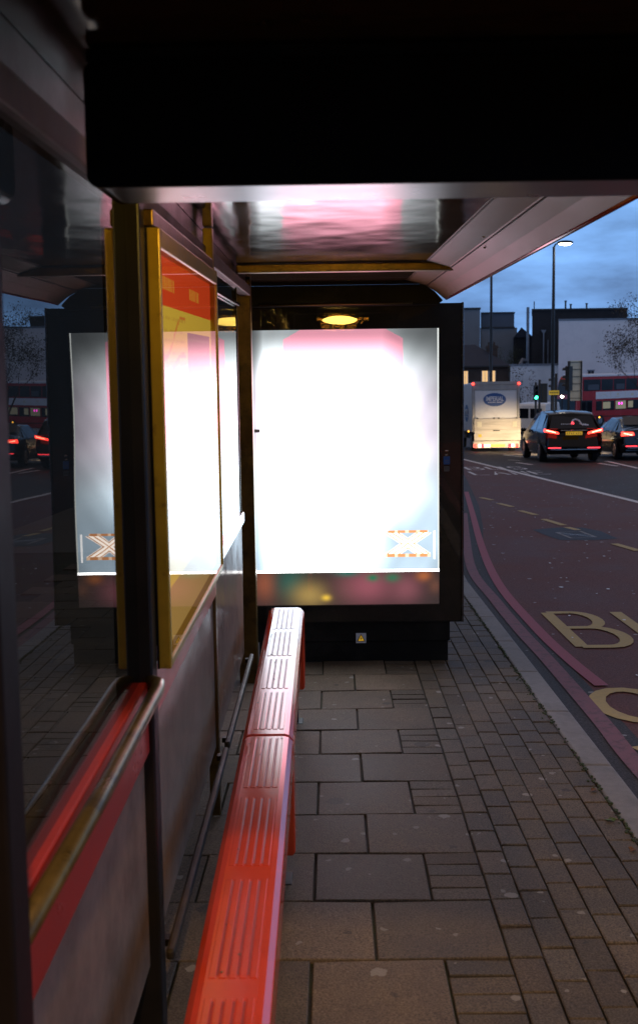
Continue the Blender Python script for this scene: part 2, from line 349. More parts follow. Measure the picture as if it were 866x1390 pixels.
# whole ground out to the horizon
mb = MB(); ys = [-30, 0, 60, 130, 160, 2500]
zf = [gz(y, ROAD-.004) for y in ys[:4]] + [gz(140, ROAD)-.2, gz(140, ROAD)-.5]
for i in range(5): mb.poly([(-1500, ys[i], zf[i]), (1500, ys[i], zf[i]), (1500, ys[i+1], zf[i+1]), (-1500, ys[i+1], zf[i+1])])
struct(mb.build('road', 'asphalt', doubles=True))
KI, KO = 1.130, 1.268       # kerb inner / outer edge
kerbline = [(-6, KI), (10.6, KI), (12.2, 1.20), (14, 1.42), (16.5, 1.75), (20, 2.15), (26, 2.7), (40, 3.9), (60, 5.2)]
lane = []
w0 = rp(630, 624); w1 = rp(866, 682); wdir = (w0-w1)/(w0.y-w1.y)
def wl(y): return w1 + wdir*(y-w1.y)
sheet('bus_lane', [(KO+.33, -6), (wl(-6).x, -6), (wl(46).x, 46), (4.4, 46), (3.05, 26), (2.5, 20), (2.1, 16.5), (1.76, 14), (KO+.33, 11.5)], ROAD, 'asphalt_red')
# pavement bed, far pavement
mb = MB()
for (y0, x0), (y1, x1) in zip(kerbline, kerbline[1:]):
    b = -.012 if y1 < 13 else -.004
    mb.poly([(-30, y0, gz(y0, -.014)), (x0, y0, gz(y0, -.014)), (x1, y1, gz(y1, -.014)), (-30, y1, gz(y1, -.014))])
struct(mb.build('pavement', 'joint_sand', doubles=True))
sheet('pavement_far', [(-30, 13.02), (1.26, 13.02), (1.42, 14), (1.75, 16.5), (2.15, 20), (2.7, 26), (3.9, 40), (5.2, 60), (-30, 60)], -.008, 'pavement_far')
# paving slabs and blocks: one sheet of laid units, each with its own edges
bm = bmesh.new(); tone = bm.loops.layers.float_color.new('tone')
def unit(x0, x1, y0, y1, col, top=0.0, bev=.004, gap=.004):
    gap *= .72
    x0 += gap; x1 -= gap; y0 += gap; y1 -= gap
    t = top + random.uniform(-.0015, .0015); tx = random.uniform(-.002, .002)*(x1-x0)*4; ty = random.uniform(-.002, .002)
    k = random.uniform(.80, 1.18); hue = random.uniform(-.03, .05); c = (col[0]*k*(1+hue), col[1]*k, col[2]*k*(1-hue), 1)
    jit = lambda: random.uniform(-.0012, .0012)
    outer = [(x0+jit(), y0+jit()), (x1+jit(), y0+jit()), (x1+jit(), y1+jit()), (x0+jit(), y1+jit())]
    mx_, my_ = (x0+x1)/2, (y0+y1)/2
    inner = [(x+(bev if x < mx_ else -bev), y+(bev if y < my_ else -bev)) for x, y in outer]
    def zz(x, y): return gz(y, t + tx*(1 if x > mx_ else -1) + ty*(1 if y > my_ else -1))
    lo = [bm.verts.new((x, y, gz(y, -.02))) for x, y in outer]; mi = [bm.verts.new((x, y, zz(x, y)-bev*.8)) for x, y in outer]; hi = [bm.verts.new((x, y, zz(x, y))) for x, y in inner]
    fs = [bm.faces.new(hi)]
    for i in range(4):
        j = (i+1) % 4; fs += [bm.faces.new([mi[i], mi[j], hi[j], hi[i]]), bm.faces.new([lo[i], lo[j], mi[j], mi[i]])]
    for f in fs:
        for l in f.loops: l[tone] = c
SLAB = (.130, .100, .070); BLK = (.108, .084, .058)
Y0 = 3.165 - .4*10
for r in range(36):
    ya, yb = Y0+.4*r, Y0+.4*r+.4
    if ya > 12.9: break
    if (r % 2) == 0: xs = [.512 - .4*k for k in range(9)]
    else:
        xs = [.316 - .4*k for k in range(9)]
        for q in range(4): unit(.316, .512, ya+.1*q, ya+.1*q+.1, BLK, -.001, .003, .0045)
    for a, b in zip(xs[1:], xs): unit(a, b, ya, yb, SLAB, 0, .003, .006)
for s_ in range(6):
    x = .512+.103*s_; y = Y0 - (s_ % 2)*.1 - .02*((s_*7) % 5)
    while y < 13: unit(x, x+.103, y, y+.2, BLK, 0, .004, .0042); y += .2005
me = bpy.data.meshes.new('paving_blocks'); bm.to_mesh(me); bm.free(); me.materials.append(MT['paver'])
o = bpy.data.objects.new('pavement_blocks', me); COL.objects.link(o); struct(o)
# kerb stones
mb = MB()
def kx(y):
    for (a, xa), (b, xb) in zip(kerbline, kerbline[1:]):
        if a <= y <= b: return lerp(xa, xb, (y-a)/(b-a))
    return 5.2
y = -5.1
while y < 58:
    L = .915 if y < 26 else 3.0
    a, b = y+.004, y+L-.004; xa, xb = kx(a), kx(b); w = KO-KI
    mb.prism([(xa+.006, a, gz(a, .003)), (xb+.006, b, gz(b, .003)), (xb+w, b, gz(b, .0)), (xa+w, a, gz(a, 0))], (0, 0, -.2)); y += L
k = mb.build('kerb', 'stone_kerb', bevel=.012, seg=3); struct(k)
# gutter strip
mb = MB()
for (y0, x0), (y1, x1) in zip(kerbline, kerbline[1:]):
    w = KO-KI
    mb.poly([(x0+w-.02, y0, gz(y0, ROAD+.002)), (x0+w+.34, y0, gz(y0, ROAD+.002)), (x1+w+.34, y1, gz(y1, ROAD+.002)), (x1+w-.02, y1, gz(y1, ROAD+.002))])
struct(mb.build('gutter', 'asphalt_gutter', doubles=True))
# moss and leaves along the kerb back edge
mb = MB()
for i in range(900):
    y = random.uniform(1.5, 12); x = KI - abs(random.gauss(0, .014)) + .012
    if math.sin(y*3.1)+math.sin(y*7.7+1) < -.5 and random.random() < .8: continue
    r = random.uniform(.003, .009); z = gz(y, .002)
    mb.ell((x, y, z), (r, r*1.5, r*.5), 5, 3)
tag(mb.build('moss', 'moss'), 'thin line of green moss in the joint between blocks and kerb', 'moss', kind='stuff')
def leaf(px, py, mat, label, size=.02, rot=.4):
    p = gp(px, py, .008); mb = MB(); pts = []
    for k in range(10):
        a = 2*math.pi*k/10; rr = size*(1 if k % 2 == 0 else .62); x = math.cos(a)*rr*1.3; y = math.sin(a)*rr*.9
        pts.append((p.x+x*math.cos(rot)-y*math.sin(rot), p.y+x*math.sin(rot)+y*math.cos(rot), p.z+.004*math.sin(a*2)))
    mb.prism(pts, (0, 0, -.0015)); tag(mb.build('fallen_leaf', mat), label, 'leaf')
leaf(805, 1072, 'dead_leaf', 'curled brown leaf on the blocks beside the kerb', .018, .9)
leaf(828, 1112, 'green_leaf', 'pale green leaf lying by the kerb, just nearer than the brown leaf', .02, .2)
leaf(858, 1152, 'dead_leaf', 'small brown leaf tight against the kerb, nearest one at the right', .018, 1.4)

# ------------------------------------------------------------------ road markings
def strip(name, pts, width, mat, off=.004, mb=None, close=False):
    own = mb is None; mb = mb or MB(); k = len(pts); L = []; Rr = []
    for i in range(k):
        a = pts[i-1] if (i > 0 or close) else pts[i]; b = pts[(i+1) % k] if (i < k-1 or close) else pts[i]
        t = Vector((b[0]-a[0], b[1]-a[1])).normalized(); nn = Vector((-t.y, t.x))*width/2
        L.append((pts[i][0]+nn.x, pts[i][1]+nn.y)); Rr.append((pts[i][0]-nn.x, pts[i][1]-nn.y))
    for i in range(k if close else k-1):
        j = (i+1) % k
        mb.poly([(x, y, gz(y, ROAD+off)) for x, y in (Rr[i], Rr[j], L[j], L[i])])
    return struct(mb.build(name, mat, doubles=True)) if own else mb
def catmull(P, m=6):
    P = [Vector(p) for p in P]; out = []
    for i in range(len(P)-1):
        p0, p1, p2, p3 = P[max(i-1, 0)], P[i], P[i+1], P[min(i+2, len(P)-1)]
        for k in range(m):
            t = k/m; out.append(.5*((2*p1)+(p2-p0)*t+(2*p0-5*p1+4*p2-p3)*t*t+(3*p1-p0-3*p2+p3)*t*t*t))
    out.append(P[-1]); return out
def r2(px, py): p = rp(px, py); return (p.x, p.y)
outer = [r2(*p) for p in [(632.5, 668), (640, 694), (654, 744), (677, 794), (726, 852), (772, 896), (816, 932)]]
inner = [r2(*p) for p in [(629.5, 697), (632, 726), (640, 773), (672, 816), (706, 857), (745, 899), (816, 981), (866, 1043)]] + [(1.515, 3.4), (1.515, -3)]
strip('red_line', catmull(outer), .092, 'paint_red', .008)
strip('red_line_inner', catmull(inner), .105, 'paint_red_worn', .008)
strip('white_line', [(wl(-6).x, -6), (wl(60).x, 60)], .15, 'paint_white', .006)
mb = MB()
for a, b in [((652, 675.6), (667.7, 679)), ((676, 683.5), (695, 688.2)), ((705, 693.4), (727, 699.2)), ((737, 705), (765, 713.4)), ((768.5, 716), (784, 719.8)), ((833, 738.5), (866, 748)), ((895, 758), (930, 770))]:
    strip('d', [r2(*a), r2(*b)], .11, '', .006, mb)
struct(mb.build('bus_stop_dashes', 'paint_yellow'))
mb = MB(); mb.poly([tuple(rp(x, y, ROAD+.003)) for x, y in [(722, 719), (756, 716), (790, 716), (815, 721), (838, 731), (806, 733), (760, 733), (744, 728)]]); o = mb.build('road_patch', 'patch_asphalt'); struct(o)
if o.data.polygons[0].normal.z < 0: o.data.flip_normals()
mh = [r2(*p) for p in [(755, 723.2), (787, 721.5), (808, 729.5), (775, 731)]]
mc = thing('manhole_cover', 'pale outlined rectangular manhole cover set in the dark road patch', 'manhole cover', (0, 0, 0))
mb = strip('', mh, .05, '', .006, MB(), True); mb.build('cover_frame', 'stone_kerb', mc)
mb = strip('', [mh[0], mh[2]], .03, '', .006, MB()); mb = strip('', [((mh[0][0]+mh[3][0])/2, (mh[0][1]+mh[3][1])/2), ((mh[1][0]+mh[2][0])/2, (mh[1][1]+mh[2][1])/2)], .03, '', .0065, mb); mb.build('cover_lid', 'flue', mc)
# strokes of letters in unit box (0..1, 0..1)
def arc(cx, cy, rx, ry, a0, a1, m=10): return [(cx+rx*math.cos(math.radians(lerp(a0, a1, k/m))), cy+ry*math.sin(math.radians(lerp(a0, a1, k/m)))) for k in range(m+1)]
GL = {
 'B': [[(0, 0), (0, 1)], [(0, 1), (.5, 1)]+arc(.5, .76, .38, .24, 90, -90)+[(0, .52)], [(0, .52), (.5, .52)]+arc(.55, .26, .45, .26, 90, -90)+[(0, 0)]],
 'U': [[(0, 1), (0, .35)]+arc(.5, .3, .5, .3, 180, 360)+[(1, .35), (1, 1)]],
 'S': [arc(.5, .75, .46, .25, 20, 270, 12)+arc(.5, .26, .46, .26, 90, -160, 12)],
 'T': [[(0, 1), (1, 1)], [(.5, 1), (.5, 0)]],
 'O': [arc(.5, .5, .5, .5, 0, 360, 20)],
 'P': [[(0, 0), (0, 1)], [(0, 1), (.5, 1)]+arc(.5, .72, .45, .28, 90, -90)+[(0, .44)]],
 'L': [[(0, 1), (0, 0), (1, 0)]], 'A': [[(0, 0), (.5, 1), (1, 0)], [(.2, .35), (.8, .35)]], 'N': [[(0, 0), (0, 1), (1, 0), (1, 1)]], 'E': [[(1, 1), (0, 1), (0, 0), (1, 0)], [(0, .52), (.8, .52)]]}
def roadword(name, word, x0, y0, w, h, gap, stroke, mat):
    mb = MB(); x = x0
    for ch in word:
        q = 0
        for st in GL[ch]:
            strip('', [(x+p[0]*w, y0+p[1]*h) for p in st], stroke, '', .0065+.0006*q, mb); q += 1
        x += w+gap
    return struct(mb.build(name, mat))
B0 = rp(787, 878); B1 = rp(741, 832); print('B', B0, B1)
roadword('bus_lettering', 'BUS', B0.x+.01, B0.y-.02, .40, B1.y-B0.y, .19, .10, 'paint_yellow')
T1 = rp(850, 936); print('S', T1, rp(797, 953))
roadword('stop_lettering', 'STOP', 1.545, T1.y-1.42, .44, 1.40, .19, .10, 'paint_yellow')
roadword('lane_lettering', 'BUS', 3.9, 31.6, .42, 1.5, .2, .09, 'paint_white')
roadword('lane_lettering', 'LANE', 3.75, 29.2, .36, 1.5, .18, .09, 'paint_white')
mb = MB()
for a, b in [((683, 618), (712, 620.5)), ((690, 624.5), (706, 625.5)), ((812, 629), (838, 633)), ((822, 626), (866, 636)), ((700, 628), (722, 631))]: strip('', [r2(*a), r2(*b)], .14, '', .006, mb)
struct(mb.build('lane_dashes', 'paint_white'))

# ------------------------------------------------------------------ bus shelter
E = EYE.z
sh = thing('bus_shelter', 'bus shelter with bronze posts, glass side wall and glossy brown ceiling over the paved stop', 'bus shelter', (0, 0, 0))
# posts
GX = -.494                                  # plane of the side glass
def CZ(y): return .537-.0098*(y-1.5)        # ceiling height above eye level
def post(y0, y1, xa, xb, mat, top=None):
    mb = MB(); mb.box(xa, xb, y0, y1, gz((y0+y1)/2, -.02), E+CZ(y1)-.002 if top is None else top); return mb.build('post', mat, sh, bevel=.006)
p1 = post(1.39, 1.47, -.545, -.430, 'post_near')
p2 = post(2.72, 2.795, -.556, -.461, 'post_black')
p3 = post(4.36, 4.41, -.520, -.478, 'bronze', E+.36)
p4 = post(6.56, 6.65, -.583, -.474, 'bronze')
BAY = ((1.47, 2.72), (2.795, 4.36), (4.41, 5.80))
mb = MB(); mb.box(-.535, -.474, 1.40, 6.56, E+.382, E+.440); mb.build('wall_beam', 'wall_beam', sh, bevel=.005)
mb = MB(); mb.prism([(-.520, 1.40, E+.4405), (-.520, 6.9, E+.4405), (-.520, 6.9, E+CZ(6.9)-.002), (-.520, 1.40, E+CZ(1.4)-.002)], (.02, 0, 0)); mb.build('roof_upstand', 'dark_bronze', sh)
for (ya, yb), (za, zb_s, m_) in zip(BAY, ((-.985, -.80, 'sill_red'), (-.93, -.79, 'sill_red'), (-.845, -.79, 'chrome'))):
    mb = MB(); mb.box(-.520, -.474, ya, yb, E+za, E+zb_s); mb.build('sill', m_, sh, bevel=.006)
    if ya < 2: continue
    mb = MB(); mb.box(-.462, -.438, ya, yb, E-1.585, E-1.555); mb.build('foot_rail', 'wall_beam', sh, bevel=.008)
    for y in (ya+.08, yb-.08): mb = MB(); mb.box(-.478, -.462, y-.015, y+.015, E-1.58, E-1.56); mb.build('rail_bracket', 'dark_bronze', sh)
mb = MB(); mb.tube([(-.450, 1.45, E-.805), (-.442, 2.0, E-.805), (-.442, 2.66, E-.805), (-.447, 2.705, E-.802), (-.470, 2.73, E-.80)], [.0185, .0185, .0185, .0185, .017], 16); mb.build('handrail', 'rail_gold', sh, smooth=True)
mb = MB(); mb.box(-.500, -.490, 5.801, 5.812, E-1.56, E+.381); mb.build('end_mullion', 'dark_bronze', sh)
# glazing
def pane(name, y0, y1, z0, z1, x, mat): mb = MB(); mb.poly([(x, y0, z0), (x, y1, z0), (x, y1, z1), (x, y0, z1)]); return mb.build(name, mat, sh)
for (ya, yb), zt3 in zip(BAY, (-.985, -.93, -.845)):
    pane('glass_pane', ya, yb, E-.80, E+.382, GX, 'side_glass')
    pane('lower_panel', ya, yb, E-1.555, E+zt3, GX+.004, 'lower_glass')
# notice case in the second bay
nc = MB(); xF = -.425; xB = -.458; yn, yf, zt, zb = 2.80, 4.19, E+.335, E-.79
nc.box(xB, xF, yn, yn+.022, zb, zt); nc.box(xB, xF, yf-.018, yf, zb, zt); nc.box(xB, xF, yn+.022, yf-.018, zt-.050, zt); nc.box(xB, xF, yn+.022, yf-.018, zb, zb+.022)
nc = nc.build('notice_case', 'gold_paint', sh, bevel=.004)
mb = MB(); mb.box(xB-.003, xB+.002, yn, yf, zb, zt); mb.build('case_back', 'black_paint', nc)
mb = MB(); mb.box(-.486, -.440, yn, yf, zt+.003, E+.380); mb.build('case_header', 'bronze', sh, bevel=.004)
mb = MB(); mb.box(-.49, -.474, 4.41, 5.80, E+.285, E+.300); mb.build('glazing_bar', 'chrome', sh, bevel=.003)
mb = MB(); mb.box(GX+.002, xB-.004, yn+.05, yf-.05, zb+.05, zt-.06); mb.build('case_mount', 'post_black', nc)
# notice sheet: red header, yellow maps, dark photo, small print
def notice():
    ny, nzv = 150, 120; y0, y1, z0, z1 = yn+.022, yf-.018, zb+.022, zt-.050
    bm = bmesh.new(); lay = bm.loops.layers.float_color.new('art'); V = [[bm.verts.new((xB+.006, lerp(y0, y1, i/ny), lerp(z0, z1, j/nzv))) for j in range(nzv+1)] for i in range(ny+1)]
    rnd = random.Random(3)
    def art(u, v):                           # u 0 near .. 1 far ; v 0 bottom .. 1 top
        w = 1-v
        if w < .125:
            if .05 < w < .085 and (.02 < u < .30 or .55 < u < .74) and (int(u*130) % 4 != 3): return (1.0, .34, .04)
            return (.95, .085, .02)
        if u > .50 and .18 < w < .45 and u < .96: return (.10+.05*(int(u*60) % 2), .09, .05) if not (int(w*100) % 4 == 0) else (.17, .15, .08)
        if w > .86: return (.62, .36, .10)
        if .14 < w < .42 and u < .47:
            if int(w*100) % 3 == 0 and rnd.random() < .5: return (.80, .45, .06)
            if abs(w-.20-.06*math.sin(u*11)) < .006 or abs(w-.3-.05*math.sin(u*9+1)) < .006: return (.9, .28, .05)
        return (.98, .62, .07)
    for i in range(ny):
        for j in range(nzv):
            f = bm.faces.new([V[i][j], V[i+1][j], V[i+1][j+1], V[i][j+1]]); c = art((i+.5)/ny, (j+.5)/nzv)
            for l in f.loops: l[lay] = (c[0], c[1], c[2], 1)
    me = bpy.data.meshes.new('notice_sheet'); bm.to_mesh(me); bm.free(); vcol_emit('notice_glow', 'art', .85); me.materials.append(MT['notice_glow'])  # even glow put into the sheet in place of light falling on it
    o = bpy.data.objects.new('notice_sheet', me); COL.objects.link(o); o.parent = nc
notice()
mb = MB(); x = xF-.005; mb.poly([(x, yn+.015, zb+.015), (x, yf-.012, zb+.015), (x, yf-.012, zt-.015), (x, yn+.015, zt-.015)]); mb.build('case_glazing', 'case_glass', nc)
# roof: ceiling sheets that dip to a lip at the kerb side
RY0, RY1 = 1.22, 6.95
mb = MB(); mb2 = MB(); B2 = []; A = []
for y in (RY0, RY1):
    c = CZ(y); q = 1.887*(c-.114)-.700; prof = [(-.56, c), (.46+q, c), (.58+q, c+.06), (-.10, c+.11), (-.56, c+.08)]; prof2 = [(.4605+q, c), (.58+q, c-.030), (.65+q, c-.072), (.700+q, c-.114), (.716+q, c-.110), (.720+q, c-.09), (.69+q, c-.01), (.5805+q, c+.058)]; B2.append([mb2.bm.verts.new((x, y, E+z)) for x, z in prof2])
    A.append([mb.bm.verts.new((x, y, E+z)) for x, z in prof])
k = len(A[0]); mb.bm.faces.new(A[0]); mb.bm.faces.new(A[1][::-1])
for i in range(k): mb.bm.faces.new([A[0][i], A[0][(i+1) % k], A[1][(i+1) % k], A[1][i]])
ro = mb.build('roof', 'ceiling', sh)
k = len(B2[0]); mb2.bm.faces.new(B2[0]); mb2.bm.faces.new(B2[1][::-1])
for i in range(k): mb2.bm.faces.new([B2[0][i], B2[0][(i+1) % k], B2[1][(i+1) % k], B2[1][i]])
mb2.build('roof_fascia', 'fascia', ro)
def QX(y): return 1.887*(CZ(y)-.114)-.700
mb = MB(); mb.tube([(.712+QX(RY0), RY0, E+CZ(RY0)-.112), (.712+QX(RY1), RY1, E+CZ(RY1)-.112)], .010, 10); mb.build('roof_edge_trim', 'edge_red_reflection', ro, smooth=True)
for x, dz in ((.465, -.001), (.585, -.034)):
    mb = MB(); mb.prism([(x+QX(RY0), RY0+.01, E+CZ(RY0)+dz-.003), (x+QX(RY0)+.006, RY0+.01, E+CZ(RY0)+dz-.003), (x+QX(RY0)+.006, RY0+.01, E+CZ(RY0)+dz+.01), (x+QX(RY0), RY0+.01, E+CZ(RY0)+dz+.01)], (QX(RY1)-QX(RY0), RY1-RY0-.02, CZ(RY1)-CZ(RY0))); mb.build('ceiling_seam', 'dark_bronze', ro)
for x, y in ((.60, 4.7), (.565, 4.5), (.625, 2.9), (.60, 2.75)):
    mb = MB(); mb.ell((x+QX(y), y, E+CZ(y)-.036-(x-.58)*.6), (.006, .006, .004), 8, 5); mb.build('ceiling_screw', 'chrome', ro)
mb = MB(); mb.box(-.486, .742, 5.745, 5.81, E+.450, E+.492); mb.build('cross_beam', 'bronze', sh, bevel=.005)
mb = MB(); mb.box(-.486, -.45, 4.28, 4.33, E+.336, CZ(4.3)+E-.003); mb.build('bracket', 'gold_paint', sh, bevel=.004)
mb = MB(); mb.prism([(-.50, 6.955, E+.334), (.655, 6.955, E+.334), (.690, 6.955, E+.360), (.640, 6.955, E+.415), (.57, 6.955, E+.462), (-.50, 6.955, E+.462)], (0, .075, 0)); mb.build('end_header', 'black_paint', sh, bevel=.005)
mb = MB(); mb.box(-.50, .56, 6.952, 6.990, E+.464, E+CZ(6.95)+.05); mb.build('end_flashing', 'dark_bronze', sh, bevel=.003)
mb = MB(); mb.tube([(-.45, 6.94, E+.345), (.50, 6.94, E+.345)], .007, 8); mb.build('header_tube', 'bronze', sh, smooth=True)

# ------------------------------------------------------------------ bench
bn = thing('perch_bench', 'long narrow red plastic perch bench with ribbed top along the glass wall', 'bench', (0, 0, 0))
zb_ = E-1.32
def bx(y, side): # bench edges
    t = (y-2.45)/(5.8-2.45); return lerp(-.312, -.345, t) if side < 0 else lerp(-.154, -.180, t)
def module(y0, y1, groups):
    mb = MB(); m = 8
    prof_ = [(-.012, -.085), (-.010, -.02), (.006, -.004), (.02, 0), (-.02, 0), (-.006, -.004), (.010, -.02), (.012, -.10)]
    rings = []
    for k in range(m+1):
        y = lerp(y0, y1, k/m); L, Rg = bx(y, -1), bx(y, 1)
        pts = [(L+prof_[i][0], zb_+prof_[i][1]) for i in range(4)] + [(Rg+prof_[i][0], zb_+prof_[i][1]) for i in range(4, 8)]
        pts += [(Rg-.004, zb_-.10), (Rg-.02, zb_-.03), (L+.02, zb_-.03), (L+.002, zb_-.085)]
        rings.append([mb.bm.verts.new((x, y, z)) for x, z in pts])
    for a, b in zip(rings, rings[1:]):
        q = len(a)
        for i in range(q): mb.bm.faces.new([a[i], a[(i+1) % q], b[(i+1) % q], b[i]])
    mb.bm.faces.new(rings[0]); mb.bm.faces.new(rings[-1][::-1])
    seat = mb.build('seat', 'bench_red', bn, bevel=.003)
    rb = MB(); gv = MB()
    for (ga, gb) in groups:
        cxa, cxb = (lambda y: bx(y, -1)+.024), (lambda y: bx(y, 1)-.022)
        for i in range(5):
            a = i/5; b = (i+1)/5; e = .003
            p = [(lerp(cxa(ga), cxb(ga), a)+e, ga), (lerp(cxa(ga), cxb(ga), b)-e, ga), (lerp(cxa(gb), cxb(gb), b)-e, gb), (lerp(cxa(gb), cxb(gb), a)+e, gb)]
            rb.prism([(x, y, zb_-.004) for x, y in p], (0, 0, .0058))
        for i in range(1, 5):
            a = i/5; e = .0028
            p = [(lerp(cxa(ga), cxb(ga), a)-e, ga+.012), (lerp(cxa(ga), cxb(ga), a)+e, ga+.012), (lerp(cxa(gb), cxb(gb), a)+e, gb-.012), (lerp(cxa(gb), cxb(gb), a)-e, gb-.012)]
            gv.poly([(x, y, zb_+.0012) for x, y in p])
    rb.build('rib', 'bench_red', seat, bevel=.0022, seg=2); gv.build('groove', 'groove_red', seat)
module(3.825, 5.86, [(5.83-.5*k-.455, 5.83-.5*k) for k in range(4)])
module(1.50, 3.805, [(3.325, 3.785), (2.79, 3.25), (2.255, 2.715), (1.72, 2.18)])
for yy in (3.74, 5.72, 1.75):
    xo = bx(yy, 1)
    mb = MB(); mb.prism([(xo+.012, yy, E-1.35), (xo-.03, yy, E-1.35), (xo-.026, yy, E-1.72), (xo-.018, yy, E-1.735), (xo+.006, yy, E-1.735), (xo+.014, yy, E-1.72)], (0, .17, 0))
    lg = mb.build('leg', 'bench_red', bn, bevel=.006)
    mb = MB(); mb.box(xo-.062, xo-.022, yy-.03, yy+.03, gz(yy, -.01), E-1.34); mb.box(xo-.085, xo+.002, yy-.05, yy+.05, gz(yy, -.005), gz(yy, .006)); mb.build('foot', 'foot_black', lg, bevel=.004)
mb = MB(); mb.box(-.27, -.22, 1.7, 5.8, zb_-.075, zb_-.032); mb.build('under_rail', 'foot_black', bn)

sc_ = MB(); rnd = random.Random(9)
for k in range(16):
    y = rnd.uniform(1.9, 5.6); x = lerp(bx(y, -1)+.02, bx(y, 1)-.02, rnd.random()); r = rnd.uniform(.0015, .004)
    sc_.ell((x, y, zb_+.0030), (r, r*1.4, .0012), 8, 4)
tag(sc_.build('grit', 'dead_leaf'), 'specks of grit scattered on the red bench top', 'grit', kind='stuff')
lt_ = MB()
for k in range(26):
    px_, py_ = rnd.uniform(690, 866), rnd.uniform(700, 960)
    p = rp(px_, py_, ROAD+.006)
    if p.x < 1.75: continue
    r = rnd.uniform(.008, .022); a_ = rnd.uniform(0, 3.1)
    lt_.prism([(p.x+r*math.cos(a_+t*1.257)*rnd.uniform(.6, 1.3), p.y+r*1.4*math.sin(a_+t*1.257)*rnd.uniform(.6, 1.2), p.z) for t in range(5)], (0, 0, .003))
tag(lt_.build('litter', 'logo_white'), 'small pale scraps of litter scattered over the dark red lane', 'litter', kind='stuff')
# ------------------------------------------------------------------ advertising panel
ad = thing('advertising_panel', 'tall black freestanding advertising box with glowing overexposed poster at end of shelter', 'advertising panel', (0, 7.15, 0))
ad.location = (0, 0, 0)
PX0, PX1, PZ0, PZ1 = at(343.5, 640, 7.05).x, at(596, 640, 7.05).x, at(460, 822, 7.05).z, at(460, 447, 7.05).z
BX0, BX1, BZ0, BZ1 = -.53, at(627, 640, 7.05).x, at(500, 845, 7.05).z, at(620, 411, 7.05).z
mb = MB()
mb.box(BX0, PX0, 7.05, 7.30, BZ0, BZ1); mb.box(PX1, BX1, 7.05, 7.30, BZ0, BZ1); mb.box(PX0, PX1, 7.05, 7.30, BZ0, PZ0); mb.box(PX0, PX1, 7.05, 7.30, PZ1, BZ1); mb.box(PX0, PX1, 7.12, 7.30, PZ0, PZ1)
cab = mb.build('cabinet', 'black_paint', ad)
mb = MB(); mb.box(BX1-.004, BX1+.010, 7.04, 7.10, BZ0, BZ1+.004); mb.build('corner_trim', 'display_silver', cab, bevel=.004)
px1 = at(608, 860, 7.12).x
mb = MB(); mb.box(BX0+.02, px1+.01, 7.10, 7.27, at(500, 871, 7.1).z, BZ0-.004); pl = mb.build('plinth', 'black_paint', ad, bevel=.006)
mb = MB(); mb.box(BX0+.03, px1, 7.125, 7.25, gz(7.2, -.02), at(500, 871, 7.1).z-.002); mb.build('plinth_base', 'black_paint', ad, bevel=.004)
